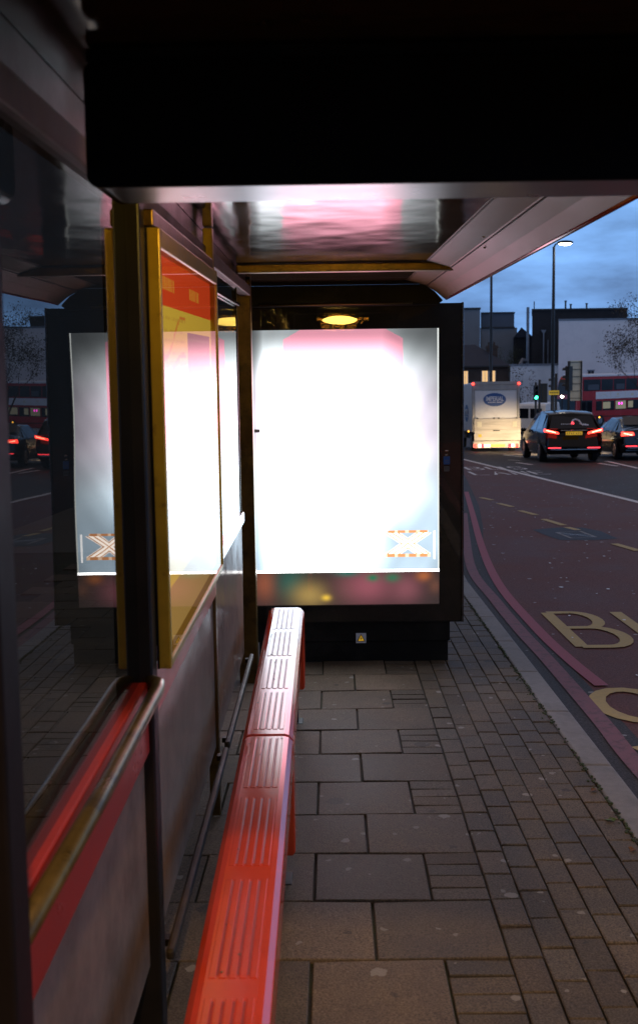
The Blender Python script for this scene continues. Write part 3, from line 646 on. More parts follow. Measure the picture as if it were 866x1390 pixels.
def poster():
    nx, nzv = 300, 440; bm = bmesh.new(); lay = bm.loops.layers.float_color.new('art'); Yp = 7.075
    V = [[bm.verts.new((lerp(PX0, PX1, i/nx), Yp, lerp(PZ0, PZ1, j/nzv))) for j in range(nzv+1)] for i in range(nx+1)]
    def sm(a, b, x): t = max(0, min(1, (x-a)/(b-a))); return t*t*(3-2*t)
    def mixc(a, b, t): return tuple(lerp(p, q, t) for p, q in zip(a, b))
    blobs = [(357, 792, 16, 22, (.30, .09, .05)), (392, 790, 20, 22, (.03, .11, .09)), (418, 808, 24, 17, (.42, .28, .09)), (441, 812, 6, 4, (1.1, .7, .08)), (468, 800, 20, 22, (.10, .06, .05)),  # blurred coloured reflections put into the glow colours along the poster foot
             (498, 796, 34, 24, (.34, .10, .13)), (505, 785, 8, 5, (.03, .20, .10)), (550, 800, 22, 20, (.26, .09, .11)), (575, 783, 10, 7, (.45, .14, .05)), (532, 785, 10, 6, (.05, .18, .10)), (590, 797, 8, 10, (.16, .07, .05)), (470, 778, 16, 5, (.05, .16, .13))]
    def art(px, py):
        if py > 776.5:
            c = (.05, .035, .035)
            for bx_, by, rx, ry, cc in blobs:
                g = math.exp(-(((px-bx_)/rx)**2+((py-by)/ry)**2)); c = mixc(c, cc, min(1, g))
            return c
        if py > 773: return (9, 9, 9)
        # backlight: bright tubes fill the middle, fading to the frame
        ex = sm(343, 425, px)*(1-sm(500, 603, px)); ey = sm(446, 515, py)*(1-sm(735, 790, py)*.6)
        Lr = min(6.0, .64*math.exp(max(0, 596-px)/34)); Ll = min(6.0, .55*math.exp(max(0, px-343)/7))
        L = .13 + min(Lr, Ll)*(.10+.90*sm(450, 520, py))*(1-.70*sm(680, 780, py)) + .60*sm(470, 690, py)
        base = (.55, .60, .62)
        base = mixc(base, (.74, .68, .78), sm(470, 560, py)*(1-sm(590, 680, py))); base = mixc(base, (.62, .80, .95), sm(590, 740, py))
        tw = .35*.12*math.sin(px*.09+py*.05)+.04*math.sin(px*.05-py*.11+2)+.03*math.sin(px*.21+py*.13)
        c = tuple(b*(1+tw) for b in base)
        top = 447 + max(0, (410-px)*.55) + max(0, (px-525)*.55)
        if 387 < px < 548 and py > top and py < 610:
            k = 1-sm(585, 612, py); pk = (1.12, .47, .60); c = mixc(c, pk, k); L = max(L, .58+2.9*sm(452, 520, py)*(1-.55*sm(505, 548, px)))
            if 405 < px < 440 and 500 < py < 540 and ((px-423)/14)**2+((py-520)/17)**2 < 1: c = (1, .8, .85)
        if px > 470 and 660 < py: dd = sm(470, 545, px)*sm(660, 730, py); L = lerp(L, min(L, 1.12), dd)
        # emblem: cross between two studded bars
        if 521 < px < 586 and 719 < py < 757:
            u = (px-553.5); v = (py-738)
            hb = 27 if v < 0 else 31
            if abs(v) > 14.5 and abs(v) < 18.5 and abs(u) < hb: return (1.2, .50, .20) if int((px+200)/5) % 3 else (1.8, 1.2, .8)
            w = abs(abs(u)-abs(v)*1.45)
            if abs(v) <= 14.5:
                if w < 1.3: return (1.6, .75, .35)
                if w < 7.0: return (2.8, 2.5, 2.2)
                if w < 9.2: return (1.2, .52, .22)
                if w < 11: return (2.4, 2.1, 1.9)
        if 588.5 < px < 591 and 721 < py < 760: return (2.2, 2.2, 2.2)
        if 487 < px < 523 and (728 < py < 733 or 736 < py < 739 or 742 < py < 746) and px < 520-3*((int(py) % 3)): return tuple(x*L*1.25 for x in c)
        if px > 594.6: return (1.1, 1.15, 1.1)
        return tuple(x*L for x in c)
    for i in range(nx):
        for j in range(nzv):
            f = bm.faces.new([V[i][j], V[i+1][j], V[i+1][j+1], V[i][j+1]]); c = art(lerp(343.5, 596, (i+.5)/nx), lerp(822, 447, (j+.5)/nzv))
            for l in f.loops: l[lay] = (c[0], c[1], c[2], 1)
    me = bpy.data.meshes.new('poster'); bm.to_mesh(me); bm.free(); me.materials.append(MT['poster_backlit']); o = bpy.data.objects.new('poster', me); COL.objects.link(o); o.parent = ad
    for p in me.polygons: break
poster()
mb = MB(); mb.poly([(BX0+.01, 7.046, BZ0+.01), (BX1-.01, 7.046, BZ0+.01), (BX1-.01, 7.046, BZ1-.01), (BX0+.01, 7.046, BZ1-.01)]); mb.build('glass_door', 'poster_glass', ad)
# warning label
s = at(490, 866, 7.098); mb = MB(); mb.box(s.x-.033, s.x+.033, 7.094, 7.098, s.z-.033, s.z+.033); wl_ = mb.build('warning_label', 'logo_white', ad)
mb = MB(); mb.prism([(s.x-.028, 7.0925, s.z-.022), (s.x+.028, 7.0925, s.z-.022), (s.x, 7.0925, s.z+.028)], (0, .001, 0)); mb.build('triangle', 'sign_mark', wl_)
mb = MB(); mb.prism([(s.x-.020, 7.0905, s.z-.018), (s.x+.020, 7.0905, s.z-.018), (s.x, 7.0905, s.z+.020)], (0, .001, 0)); mb.build('triangle_fill', 'plate_yellow', wl_)
mb = MB(); mb.prism([(s.x+.003, 7.089, s.z+.012), (s.x-.006, 7.089, s.z-.003), (s.x-.001, 7.089, s.z-.003), (s.x-.003, 7.089, s.z-.015), (s.x+.006, 7.089, s.z+.001), (s.x+.001, 7.089, s.z+.001)], (0, .001, 0)); mb.build('bolt_mark', 'sign_mark', wl_)
# blue label, lock plates
pmat('label_blue', (.02, .10, .33), .4, 0, .15, 40); pmat('label_grey', (.16, .16, .16), .5, 0, .2, 60)
q = at(606, 625, 7.04); mb = MB(); mb.box(q.x-.020, q.x+.020, 7.038, 7.044, q.z-.026, q.z+.026); lb = mb.build('blue_label', 'label_blue', ad, bevel=.006)
mb = MB(); mb.box(q.x-.012, q.x+.012, 7.036, 7.0375, q.z-.003, q.z+.001); mb.box(q.x-.010, q.x+.012, 7.036, 7.0375, q.z-.013, q.z-.010); mb.build('label_print', 'label_grey', lb)
mb = MB(); mb.box(q.x-.016, q.x+.016, 7.038, 7.044, q.z-.070, q.z-.038); kp = mb.build('keypad', 'label_grey', ad, bevel=.003)
mb = MB()
for i in range(3):
    for j in range(3): mb.box(q.x-.012+.009*i, q.x-.006+.009*i, 7.036, 7.0378, q.z-.064+.009*j, q.z-.058+.009*j)
mb.build('key', 'sign_mark', kp)
mb = MB(); mb.box(q.x-.012, q.x+.010, 7.038, 7.043, q.z+.055, q.z+.066); mb.build('lock', 'chrome', ad, bevel=.003)
mb = MB(); mb.box(q.x-.012, q.x+.008, 7.038, 7.043, q.z+.031, q.z+.038); mb.build('lock', 'chrome', ad, bevel=.002)
s = at(348.5, 585, 7.04); mb = MB(); mb.box(s.x-.02, s.x+.02, 7.036, 7.044, s.z-.01, s.z+.01); mb.build('hinge', 'sign_back', ad)

# ------------------------------------------------------------------ hanging countdown display
dp = thing('information_display', 'black hanging passenger information box with rounded ends, seen from behind overhead', 'display', (0, 0, 0))
DY0, DY1 = 1.90, 2.10; a = at(115, 160, DY0); x0 = a.x; x1 = .72; zt_ = at(433, 76, DY0).z; zb2 = at(433, 250, DY0).z
def rrect(x0, x1, z0, z1, r, m=6):
    pts = []
    for cx_, cz_, a0 in ((x1-r, z0+r, -90), (x1-r, z1-r, 0), (x0+r, z1-r, 90), (x0+r, z0+r, 180)):
        for k in range(m+1): t = math.radians(a0+90*k/m); pts.append((cx_+r*math.cos(t), cz_+r*math.sin(t)))
    return pts
mb = MB(); mb.prism([(x, DY0, z) for x, z in rrect(x0, x1, zb2, zt_, .022)], (0, .012, 0)); hs = mb.build('back_cover', 'display_black', dp, bevel=.003)
mb = MB(); mb.prism([(x, DY0+.013, z) for x, z in rrect(x0+.004, x1-.004, zb2+.001, zt_-.003, .03)], (0, DY1-DY0-.013, 0)); mb.build('housing', 'display_silver', dp, bevel=.003)
mb = MB(); mb.box(x0+.02, x1-.02, DY1+.001, DY1+.006, zb2+.012, zt_-.012); mb.build('screen', 'display_black', dp)
emat('led_amber', (1, .36, .03), 11.0)
mb = MB(); rnd = random.Random(5); cxd = .085
for r_, (za, xa, xb) in enumerate([(zt_-.012, cxd-.17, cxd+.16), (zt_-.055, cxd-.24, cxd+.30), (zt_-.092, cxd-.22, cxd+.24), (zt_-.132, cxd-.20, cxd+.18), (zt_-.168, cxd-.18, cxd+.16)]):
    x = xa
    while x < xb:
        if rnd.random() < .14: x += .022; continue
        for j in range(5):
            for i in range(3):
                if rnd.random() < .55: mb.box(x+.006*i, x+.006*i+.0052, DY1+.0065, DY1+.0075, za-.0056*j, za-.0056*j+.0048)
        x += .024
mb.build('led_rows', 'led_amber', dp)
mb = MB(); mb.box(x0+.01, x1-.01, DY1+.0005, DY1+.045, zt_+.004, zt_+.008); mb.build('visor_or_added_lip', 'display_black', dp)  # unseen lip added to keep LED light off the ceiling
mb = MB(); zc_ = zt_-.075; mb.prism([(cxd+.19*math.cos(t*math.pi/16), DY1+.0085, zc_+.046*math.copysign(abs(math.sin(t*math.pi/16))**1.25, math.sin(t*math.pi/16))) for t in range(32)], (0, .006, 0)); mb.build('lens_or_glow', 'amber_glow', dp, bevel=.001)  # glowing oval added for a bright amber reflection, not a lamp of the display
mb = MB(); mb.box(x0+.0, x1, DY0+.03, DY1-.03, zt_+.004, E+.528) ; mb.build('mounting', 'black_paint', dp)

# ------------------------------------------------------------------ street lamps
def tag_parent(o): return o
def street_lamp(px, Y, pybase, ztop, label, arm, side, lit=True, x=None):
    X = at(px, 540, Y).x if x is None else x; zg = gz(Y, ROAD)
    t = thing('street_lamp', label, 'street lamp', (X, Y, zg), 0, 'tall lamps along the road')
    H = ztop-zg
    mb = MB(); mb.tube([(0, 0, 0), (0, 0, 1.3)], .11, 12); mb.tube([(0, 0, 1.3), (0, 0, 1.36), (0, 0, H*.6), (0, 0, H)], [.11, .085, .075, .055], 12); mb.build('pole', 'lamp_post_grey', t, smooth=True)
    mb = MB(); mb.tube([(0, 0, H-.03), (side*arm*.3, 0, H+.10), (side*arm, 0, H+.16)], .035, 8); mb.build('arm', 'lamp_post_grey', t, smooth=True)
    mb = MB(); mb.ell((side*(arm+.28), 0, H+.19), (.36, .16, .085), 14, 8); hd = mb.build('lamp_head', 'lamp_post_grey', t, smooth=True)
    mb = MB(); mb.ell((side*(arm+.28), 0, H+.125), (.28, .13, .075), 12, 6); mb.build('lens_or_glow', 'street_light', hd, smooth=True)
    return t, Vector((X+side*(arm+.28), Y, zg+H))
street_lamp(749.5, 50, 0, at(749, 335, 50).z, 'thin black street lamp post with lit white head standing behind the black people carrier', .22, 1)
street_lamp(666, 60, 0, at(666, 322, 60).z, 'black street lamp post rising behind white box van, top hidden by shelter roof', .22, 1)
t, lp = street_lamp(0, -4.2, 0, 8.0, 'street lamp standing behind the camera lighting the near end of the stop', .9, -1, x=2.3)
ld = bpy.data.lights.new('street_lamp_light', 'SPOT'); ld.energy = 1900; ld.color = (1, .62, .30); ld.spot_size = math.radians(115); ld.spot_blend = .6; ld.shadow_soft_size = .18
lo = bpy.data.objects.new('street_lamp_light', ld); COL.objects.link(lo); lo.location = (-1.18, 0, 8.0-gz(-4.2, ROAD)-.12); lo.parent = t

# ------------------------------------------------------------------ vehicles
def patch(mb, a, b, c, d, u0, u1, v0, v1, off, th=.012, ua=None, ub=None):
    """bilinear patch on quad a(u0v0) b(u1v0) c(u1v1) d(u0v1), pushed out along the normal, with thickness. ua/ub: u-range at the top edge"""
    a, b, c, d = map(Vector, (a, b, c, d)); nn = (b-a).cross(d-a).normalized()
    def P(u, v): return lerp(lerp(a, b, u), lerp(d, c, u), v)
    ua = u0 if ua is None else ua; ub = u1 if ub is None else ub
    q = [P(u0, v0), P(u1, v0), P(ub, v1), P(ua, v1)]; q = [p+nn*off for p in q]
    mb.prism(q, -nn*th); return q
def wheel(parent, x, y, r, w, side):
    mb = MB(); m = 24
    prof_ = [(r*.62, -w/2), (r*.93, -w/2), (r, -w*.32), (r, w*.32), (r*.93, w/2), (r*.62, w/2)]
    rings = [[mb.bm.verts.new((x+px_, y+rr*math.cos(2*math.pi*k/m), r+rr*math.sin(2*math.pi*k/m))) for k in range(m)] for rr, px_ in prof_]
    for A, B in zip(rings, rings[1:]):
        for k in range(m): mb.bm.faces.new([A[k], A[(k+1) % m], B[(k+1) % m], B[k]])
    mb.bm.faces.new(rings[0]); mb.bm.faces.new(rings[-1]); wh = mb.build('wheel', 'rubber', parent)
    mb = MB(); xx = x+side*(w/2+.002)
    mb.tube([(xx-side*.03, y, r), (xx, y, r)], r*.16, 12)
    for k in range(7):
        t = 2*math.pi*k/7; dx = Vector((0, math.cos(t), math.sin(t))); dn = Vector((0, -math.sin(t), math.cos(t)))
        c0 = Vector((xx, y, r)); mb.prism([c0+dx*r*.1-dn*.03, c0+dx*r*.60-dn*.045, c0+dx*r*.60+dn*.045, c0+dx*r*.1+dn*.03], (-side*.02, 0, 0))
    ringo = [Vector((xx, y+r*.66*math.cos(2*math.pi*k/20), r+r*.66*math.sin(2*math.pi*k/20))) for k in range(21)]; mb.tube(ringo, .012, 6, False)
    mb.build('rim', 'rim', wh)
def car(name, label, cat, loc, rz, st, paint, wb, wr=.33, plate_v=.0, lights='wedge', logo=False, group=None, hw=.86):
    t = thing(name, label, cat, loc, rz, group, tilt=-math.atan(SL))
    mb = MB(); rings = []
    for s_ in st:
        half = [Vector(p) for p in s_]; full = [Vector((-p.x, p.y, p.z)) for p in half[::-1] if p.x > 1e-4]+half
        rings.append([mb.bm.verts.new(p) for p in full])   # left top ... wait order: mirrored reversed then half
    q = len(rings[0])
    for A, B in zip(rings, rings[1:]):
        for i in range(q-1): mb.bm.faces.new([A[i], A[i+1], B[i+1], B[i]])
        mb.bm.faces.new([A[q-1], A[0], B[0], B[q-1]])
    for Rg in (rings[0], rings[-1]):
        # fill: ring is symmetric; make bands
        try: mb.bm.faces.new(Rg if Rg is rings[-1] else Rg[::-1])
        except Exception: pass
    bmesh.ops.triangulate(mb.bm, faces=[f for f in mb.bm.faces if len(f.verts) > 4])
    body = mb.build('body', paint, t, bevel=.03, seg=2)
    for p in body.data.polygons: p.use_smooth = True
    body.data.set_sharp_from_angle(angle=math.radians(38))
    return t, body
def MP(s_): return [tuple(p) for p in s_]
# half sections: bottom centre, bottom edge, widest low, belt, roof edge, roof centre
def hs_(y, w, zb, zm, belt, wr_, roof, dy=(0, 0, 0, 0, 0, 0)):
    return [(0, y+dy[0], zb), (w*.92, y+dy[1], zb), (w, y+dy[2], zm), (w*.975, y+dy[3], belt), (wr_, y+dy[4], roof-.05), (0, y+dy[5], roof)]
def build_car(kind, label, loc, rz, paint, spec, **kw):
    st = spec['st']; t, body = car(kind, label, 'car', loc, rz, st, paint, 0)
    for y in spec['wheels']:
        for sd in (-1, 1): wheel(t, sd*(spec['w']-.10), y, spec['wr'], .22, sd)
    # dark wheel arches
    for y in spec['wheels']:
        for sd in (-1, 1):
            mb = MB(); m = 10; r1_ = spec['wr']+.06; xx = sd*(spec['w']-.005)
            pts = [(xx, y+r1_*math.cos(math.pi*k/m), spec['wr']+r1_*math.sin(math.pi*k/m)) for k in range(m+1)]
            mb.prism(pts+[(xx, y-r1_, .26), (xx, y+r1_, .26)], (sd*.006, 0, 0)); mb.build('wheel_arch', 'rubber', body)
    # side windows on belt..roof quads
    for sd in (-1, 1):
        for (i, u0, u1, ua, ub) in spec['side_win']:
            A, B = st[i], st[i+1]; f = lambda p: Vector((sd*p[0], p[1], p[2]))
            a, b, c, d = f(A[3]), f(B[3]), f(B[4]), f(A[4]); mb = MB()
            if sd > 0: patch(mb, a, b, c, d, u0, u1, .06, .90, -.0, .0, ua, ub) if False else None
            nn = (b-a).cross(d-a).normalized(); nn = nn if nn.x*sd > 0 else -nn
            P = lambda u, v: lerp(lerp(a, b, u), lerp(d, c, u), v)
            mb.prism([P(u0, .06)+nn*.008, P(u1, .06)+nn*.008, P(ub, .90)+nn*.008, P(ua, .90)+nn*.008], -nn*.02); mb.build('side_window', 'car_glass', t)
    R0 = st[0]; g = lambda i, sd: Vector((sd*R0[i][0], R0[i][1], R0[i][2]))
    # rear window (between belt row 3 and roof row 4)
    a, b, c, d = g(3, -1), g(3, 1), g(4, 1), g(4, -1); nn = (b-a).cross(d-a).normalized(); nn = nn if nn.y < 0 else -nn
    P = lambda u, v, o=0.: lerp(lerp(a, b, u), lerp(d, c, u), v)+nn*o
    mb = MB(); mb.prism([P(.06, .05, .006), P(.94, .05, .006), P(.93, .92, .006), P(.07, .92, .006)], -nn*.02); rw = mb.build('rear_window', 'car_glass', t)
    mb = MB(); mb.prism([P(.44, .955, .015), P(.56, .955, .015), P(.56, .985, .015), P(.44, .985, .015)], -nn*.01); mb.build('brake_light', 'red_light_soft', t)
    # tail lights
    for sd in (-1, 1):
        mb = MB(); w = spec['w']; yb = R0[3][1]
        z0, z1 = spec['tl']
        mb.prism([(sd*(w*.985), yb-.03, z1), (sd*(w*.985), yb-.03, z0+.05), (sd*w*.50, yb-.045, z0-.03), (sd*w*.52, yb-.045, z0+.035)] if spec['tlk'] == 'wedge' else
                 [(sd*(w*.97), yb-.03, z1), (sd*(w*.99), yb-.03, z0), (sd*w*.55, yb-.06, z0+.02), (sd*w*.58, yb-.06, z1-.01)], (0, .16, 0))
        tl = mb.build('tail_light', 'red_light', t, bevel=.008)
        mb = MB(); mb.prism([(sd*w*.93, yb-.052, z1-.035), (sd*w*.93, yb-.052, z1-.055), (sd*w*.62, yb-.066, z0+.02), (sd*w*.62, yb-.066, z0+.035)], (0, .02, 0)); mb.build('light_bar', 'tail_white', tl)
    # number plate
    zp = spec['plate']; yb = R0[2][1]; ypl = spec.get('plate_y', yb-.03)
    mb = MB(); mb.box(-.26, .26, ypl-.02, ypl, zp-.055, zp+.055); np_ = mb.build('number_plate', 'plate_yellow', t)
    mb = MB()
    for k in range(7):
        x = -.2+k*.064+(.03 if k > 3 else 0); mb.box(x-.02, x-.008, ypl-.022, ypl-.0205, zp-.03, zp+.03); mb.box(x-.02, x+.015, ypl-.022, ypl-.0205, zp+(.02 if k % 2 else -.03), zp+(.03 if k % 2 else -.02))
    mb.build('plate_lettering', 'plate_mark', np_)
    mb = MB(); mb.tube([(-.42, ypl-.0, zp+.09), (.42, ypl-.0, zp+.09)], .014, 8); mb.build('tailgate_trim', 'chrome', t)
    # bumper: lower lip, reflectors
    w = spec['w']; mb = MB(); mb.prism([(-w*.93, yb-.03, .36), (w*.93, yb-.03, .36), (w*.97, yb-.045, .52), (-w*.97, yb-.045, .52)], (0, .2, 0)); bu = mb.build('rear_bumper', paint, t, bevel=.025)
    mb = MB(); mb.box(-w*.80, w*.80, yb-.055, yb-.03, .405, .43); mb.build('bumper_strip', 'chrome', bu)
    for sd in (-1, 1): mb = MB(); mb.box(min(sd*w*.45, sd*w*.88), max(sd*w*.45, sd*w*.88), yb-.06, yb-.035, .455, .485); mb.build('reflector', 'red_light_soft', bu)
    # mirrors, headlights, door lines, roof rails
    for sd in (-1, 1):
        mb = MB(); mb.ell((sd*(w+.10), spec['mirror'], 1.0), (.10, .08, .075), 10, 6); mb.build('wing_mirror', paint, t, smooth=True)
        mb = MB(); N0 = st[-1]; mb.ell((sd*w*.72, N0[3][1]-.02, .68), (.15, .08, .08), 10, 6); mb.build('headlight', 'head_light', t, smooth=True)
        for yy in spec['doors']: mb = MB(); mb.box(min(sd*(w+.000), sd*(w+.004)), max(sd*(w+.000), sd*(w+.004)), yy, yy+.012, .36, .98); mb.build('door_gap', 'rubber', body)
        for yy in spec['doors'][:-1]: mb = MB(); mb.tube([(sd*(w+.01), yy+.10, .93), (sd*(w+.012), yy+.28, .93)], .014, 6); mb.build('door_handle', 'chrome', body)
    return t, rw, P, nn
mpv = dict(w=.93, wr=.34, wheels=(1.0, 3.85), tl=(.93, 1.075), tlk='wedge', plate=.93, plate_y=.015, mirror=3.35, doors=(1.15, 2.1, 3.15),
    st=[hs_(0, .90, .30, .62, 1.05, .70, 1.56, (.10, .08, .03, .08, .50, .46)), hs_(.55, .925, .24, .62, 1.04, .72, 1.63, (0, 0, 0, 0, .15, .15)), hs_(1.6, .935, .22, .62, 1.0, .73, 1.68), hs_(2.9, .935, .22, .62, .97, .71, 1.62, (0, 0, 0, 0, -.3, -.3)),
        hs_(3.75, .93, .22, .62, .95, .80, 1.06), hs_(4.45, .88, .24, .60, .80, .66, .90), hs_(4.78, .72, .28, .55, .70, .50, .74)], side_win=[(0, .25, .98, .30, .98), (1, .03, .97, .03, .97), (2, .03, .97, .03, .97), (3, .03, .80, .03, .35)])
def vloc(px, py, Y): a = at(px, py, Y); return (a.x, Y, gz(Y, ROAD))
t, rw, P, nn = build_car('people_carrier', 'black people carrier with red brake lights on and white logo on its rear window', vloc(779, 600, 35.2), .0, 'car_black', mpv)
# white hook-shaped sticker with a red dot and a line of small lettering
mb = MB(); pts = [P(.50, .34), P(.49, .46), P(.52, .62), P(.58, .68), P(.64, .60), P(.66, .45), P(.68, .28), P(.80, .28)]; mb.tube([p+nn*.012 for p in pts], .028, 6); mb.build('window_logo', 'logo_white', rw)
mb = MB(); mb.ell(P(.50, .38)+nn*.012, (.05, .02, .06), 8, 5); mb.build('logo_dot', 'red_light_soft', rw)
mb = MB()
for k in range(14):
    u = .27+.036*k
    if .5 < u < .6: continue
    a_ = P(u, .34)+nn*.010; b_ = P(u+.024, .34)+nn*.010; mb.prism([a_, b_, P(u+.022, .38)+nn*.01, P(u, .38)+nn*.01], -nn*.004)
mb.build('window_lettering', 'logo_white', rw)
# headlamp beam
def beam(parent, y, x=0):
    ld = bpy.data.lights.new('headlamp_beam', 'SPOT'); ld.energy = 1600; ld.color = (1, .74, .42); ld.spot_size = math.radians(64); ld.spot_blend = 1.0; ld.shadow_soft_size = .1
    lo = bpy.data.objects.new('headlamp_beam', ld); COL.objects.link(lo); lo.parent = parent; lo.location = (x, y, .68); lo.rotation_euler = (math.radians(76), 0, math.radians(8))
beam(t, 4.95)
sal = dict(w=.88, wr=.32, wheels=(.95, 3.6), tl=(.80, .93), tlk='block', plate=.62, plate_y=-.01, mirror=3.05, doors=(1.2, 1.95, 2.9),
    st=[hs_(0, .84, .28, .58, .93, .74, 1.02, (.10, .08, .02, .06, .12, .10)), hs_(.62, .88, .22, .58, .94, .72, 1.10), hs_(1.25, .89, .22, .58, .93, .60, 1.40), hs_(2.6, .89, .22, .58, .92, .62, 1.43, (0, 0, 0, 0, -.35, -.35)),
        hs_(3.35, .88, .22, .58, .90, .76, .98), hs_(4.1, .84, .24, .56, .78, .66, .84), hs_(4.45, .70, .28, .5, .66, .5, .70)], side_win=[(1, .45, .98, .90, .98), (2, .03, .97, .03, .97), (3, .03, .85, .03, .30)])
BEAM2 = 1
t, rw, P, nn = build_car('saloon_car', 'dark saloon car in the next lane, cut by the right edge, its brake light glowing', vloc(881, 600, 36.0), .02, 'car_navy', sal)
beam(t, 4.7)
# rear screen of the saloon sits on the slope from boot to roof
mb = MB(); mb.prism([(-.66, .60, 1.125), (.66, .60, 1.125), (.54, 1.22, 1.40), (-.54, 1.22, 1.40)], (0, -.02, .03)); mb.build('rear_screen', 'car_glass', t)

# white box van (Luton)
Y = 45.2; X = (at(641, 600, Y).x+at(705, 600, Y).x)/2; zg = gz(Y, ROAD)
tk = thing('box_van', 'white box van with blue oval logo and lit tail lift', 'van', (X, Y, zg), 0, None, -math.atan(SL))
k_ = F/Y; hwid = (at(705, 600, Y).x-at(641, 600, Y).x)/2; H = at(660, 519, Y).z-zg; zl = .78
mb = MB(); mb.box(-hwid, hwid, .06, 4.2, zl, H); bd = mb.build('box_body', 'white_van', tk, bevel=.04)
mb = MB(); mb.box(-hwid, hwid, -.02, .06, H-.10, H+.03); mb.box(-hwid, -hwid+.10, -.01, .06, zl, H-.10); mb.box(hwid-.10, hwid, -.01, .06, zl, H-.10); mb.box(-hwid+.1, hwid-.1, -.005, .06, H-.32, H-.10); mb.build('rear_frame', 'van_trim', bd, bevel=.01)
zs = at(660, 569, Y).z-zg; zlow = at(660, 598, Y).z-zg
mb = MB(); mb.box(-hwid+.12, hwid-.12, .02, .058, zs, H-.33)
for k in range(8): z = lerp(zs, H-.33, k/8); mb.box(-hwid+.12, hwid-.12, .012, .02, z, z+.012)
mb.build('roller_shutter', 'white_van', bd)
pmat('tail_lift_cream', (.55, .50, .44), .5, .1, .15, 2, dirt=(.32, .28, .24), dscale=2.2, dth=(.45, .75), stretch=(.3, 1, 2))
mb = MB(); mb.box(-hwid+.06, hwid+.03, -.10, -.045, zlow, zs+.03)
for z in (lerp(zlow, zs, .5), lerp(zlow, zs, .28), lerp(zlow, zs, .74)): mb.box(-hwid+.08, hwid+.01, -.108, -.10, z, z+.015)
tl_ = mb.build('tail_lift', 'tail_lift_cream', tk, bevel=.008)
mb = MB()
for u in (.10, .45, .55, .93): x = lerp(-hwid, hwid, u); mb.box(x-.03, x+.03, -.12, -.09, zs-.0, zs+.06)
mb.box(-.14, .14, -.125, -.105, lerp(zlow, zs, .44), lerp(zlow, zs, .49)); mb.build('lift_hinge', 'sign_mark', tl_)
mb = MB()
for x in (-hwid+.18, hwid-.30): mb.box(x, x+.18, -.115, -.105, zs-.32, zs-.10)
mb.build('lift_plate', 'sign_back', tl_)
mb = MB(); mb.box(-hwid+.22, -hwid+.36, -.116, -.108, zlow+.14, zlow+.26); mb.build('yellow_sticker', 'sign_yellow', tl_)
zli = at(660, 605, Y).z-zg
mb = MB(); mb.box(-hwid+.02, hwid, -.04, .10, zli-.09, zlow-.02); br_ = mb.build('light_bar', 'van_trim', tk, bevel=.01)
for sd in (-1, 1):
    for (xa, m_) in ((.06, 'red_light'), (.24, 'tail_white'), (.36, 'red_light_soft')):
        x = sd*(hwid-xa-.05); mb = MB(); mb.box(x-.055, x+.055, -.075, -.04, zli-.07, zli+.07); mb.build('tail_light', m_, br_, bevel=.01)
    mb = MB(); mb.ell((sd*(hwid-.03), -.05, H-.06), (.06, .03, .05), 10, 6); mb.build('marker_light', 'red_light', bd)
mb = MB(); mb.box(-.22, .36, -.075, -.045, zli-.06, zli+.06); np_ = mb.build('number_plate', 'plate_yellow', br_)
mb = MB(); mb.box(-.52, -.24, -.07, -.045, zli-.055, zli+.055); mb.build('white_panel', 'tail_white', br_)
mb = MB(); mb.box(-hwid+.3, hwid-.3, .3, 5.6, .45, zl); mb.build('chassis', 'rubber', tk)
for y in (.85, 4.9):
    for sd in (-1, 1): wheel(tk, sd*(hwid-.18), y, .36, .26, sd)
mb = MB(); mb.prism([(-hwid*.9, 4.3, .45), (-hwid*.9, 6.0, .45), (-hwid*.9, 6.1, 1.2), (-hwid*.9, 5.5, 1.45), (-hwid*.9, 5.0, 2.1), (-hwid*.9, 4.3, 2.15)], (hwid*1.8, 0, 0)); mb.build('cab', 'white_van', tk, bevel=.05)
mb = MB(); mb.ell((-hwid-.01, 1.2, zl+.02), (.03, .05, .04), 8, 5); mb.build('side_marker', 'amber_light', bd)
def oval(parent, c, ux, uz, a, b, nrm, mat, name):
    mb = MB(); mb.prism([c+ux*a*math.cos(2*math.pi*k/32)+uz*b*math.sin(2*math.pi*k/32) for k in range(32)], nrm*.006); return mb.build(name, mat, parent)
def ovallogo(parent, c, ux, uz, nrm, a, b):
    Z = uz; ov = oval(parent, c, ux, uz, a, b, nrm, 'logo_blue', 'logo_oval')
    M = Matrix((ux, uz, nrm)).transposed().to_4x4(); M.translation = c+nrm*.009+uz*b*.10
    text('logo_word', 'IMPERIAL', 'logo_white', ov, b*1.0, M, .002, sx=a*1.66/(b*1.0*4.25))
    mb = MB()
    for k in range(15):
        u = (k-7)*a*.085
        if k == 8: continue
        o_ = c+nrm*.008+ux*u-uz*b*.48; mb.prism([o_, o_+ux*a*.06, o_+ux*a*.06+uz*b*.16, o_+uz*b*.16], nrm*.002)
    mb.build('logo_small_print', 'logo_white', ov)
lc = at(671.5, 542.5, Y); ovallogo(bd, Vector((lc.x-X, .008, lc.z-zg)), Vector((1, 0, 0)), Vector((0, 0, 1)), Vector((0, -1, 0)), .46, .27)
ovallogo(bd, Vector((-hwid-.002, 1.9, H-1.25)), Vector((0, -1, 0)), Vector((0, 0, 1)), Vector((-1, 0, 0)), .62, .36)

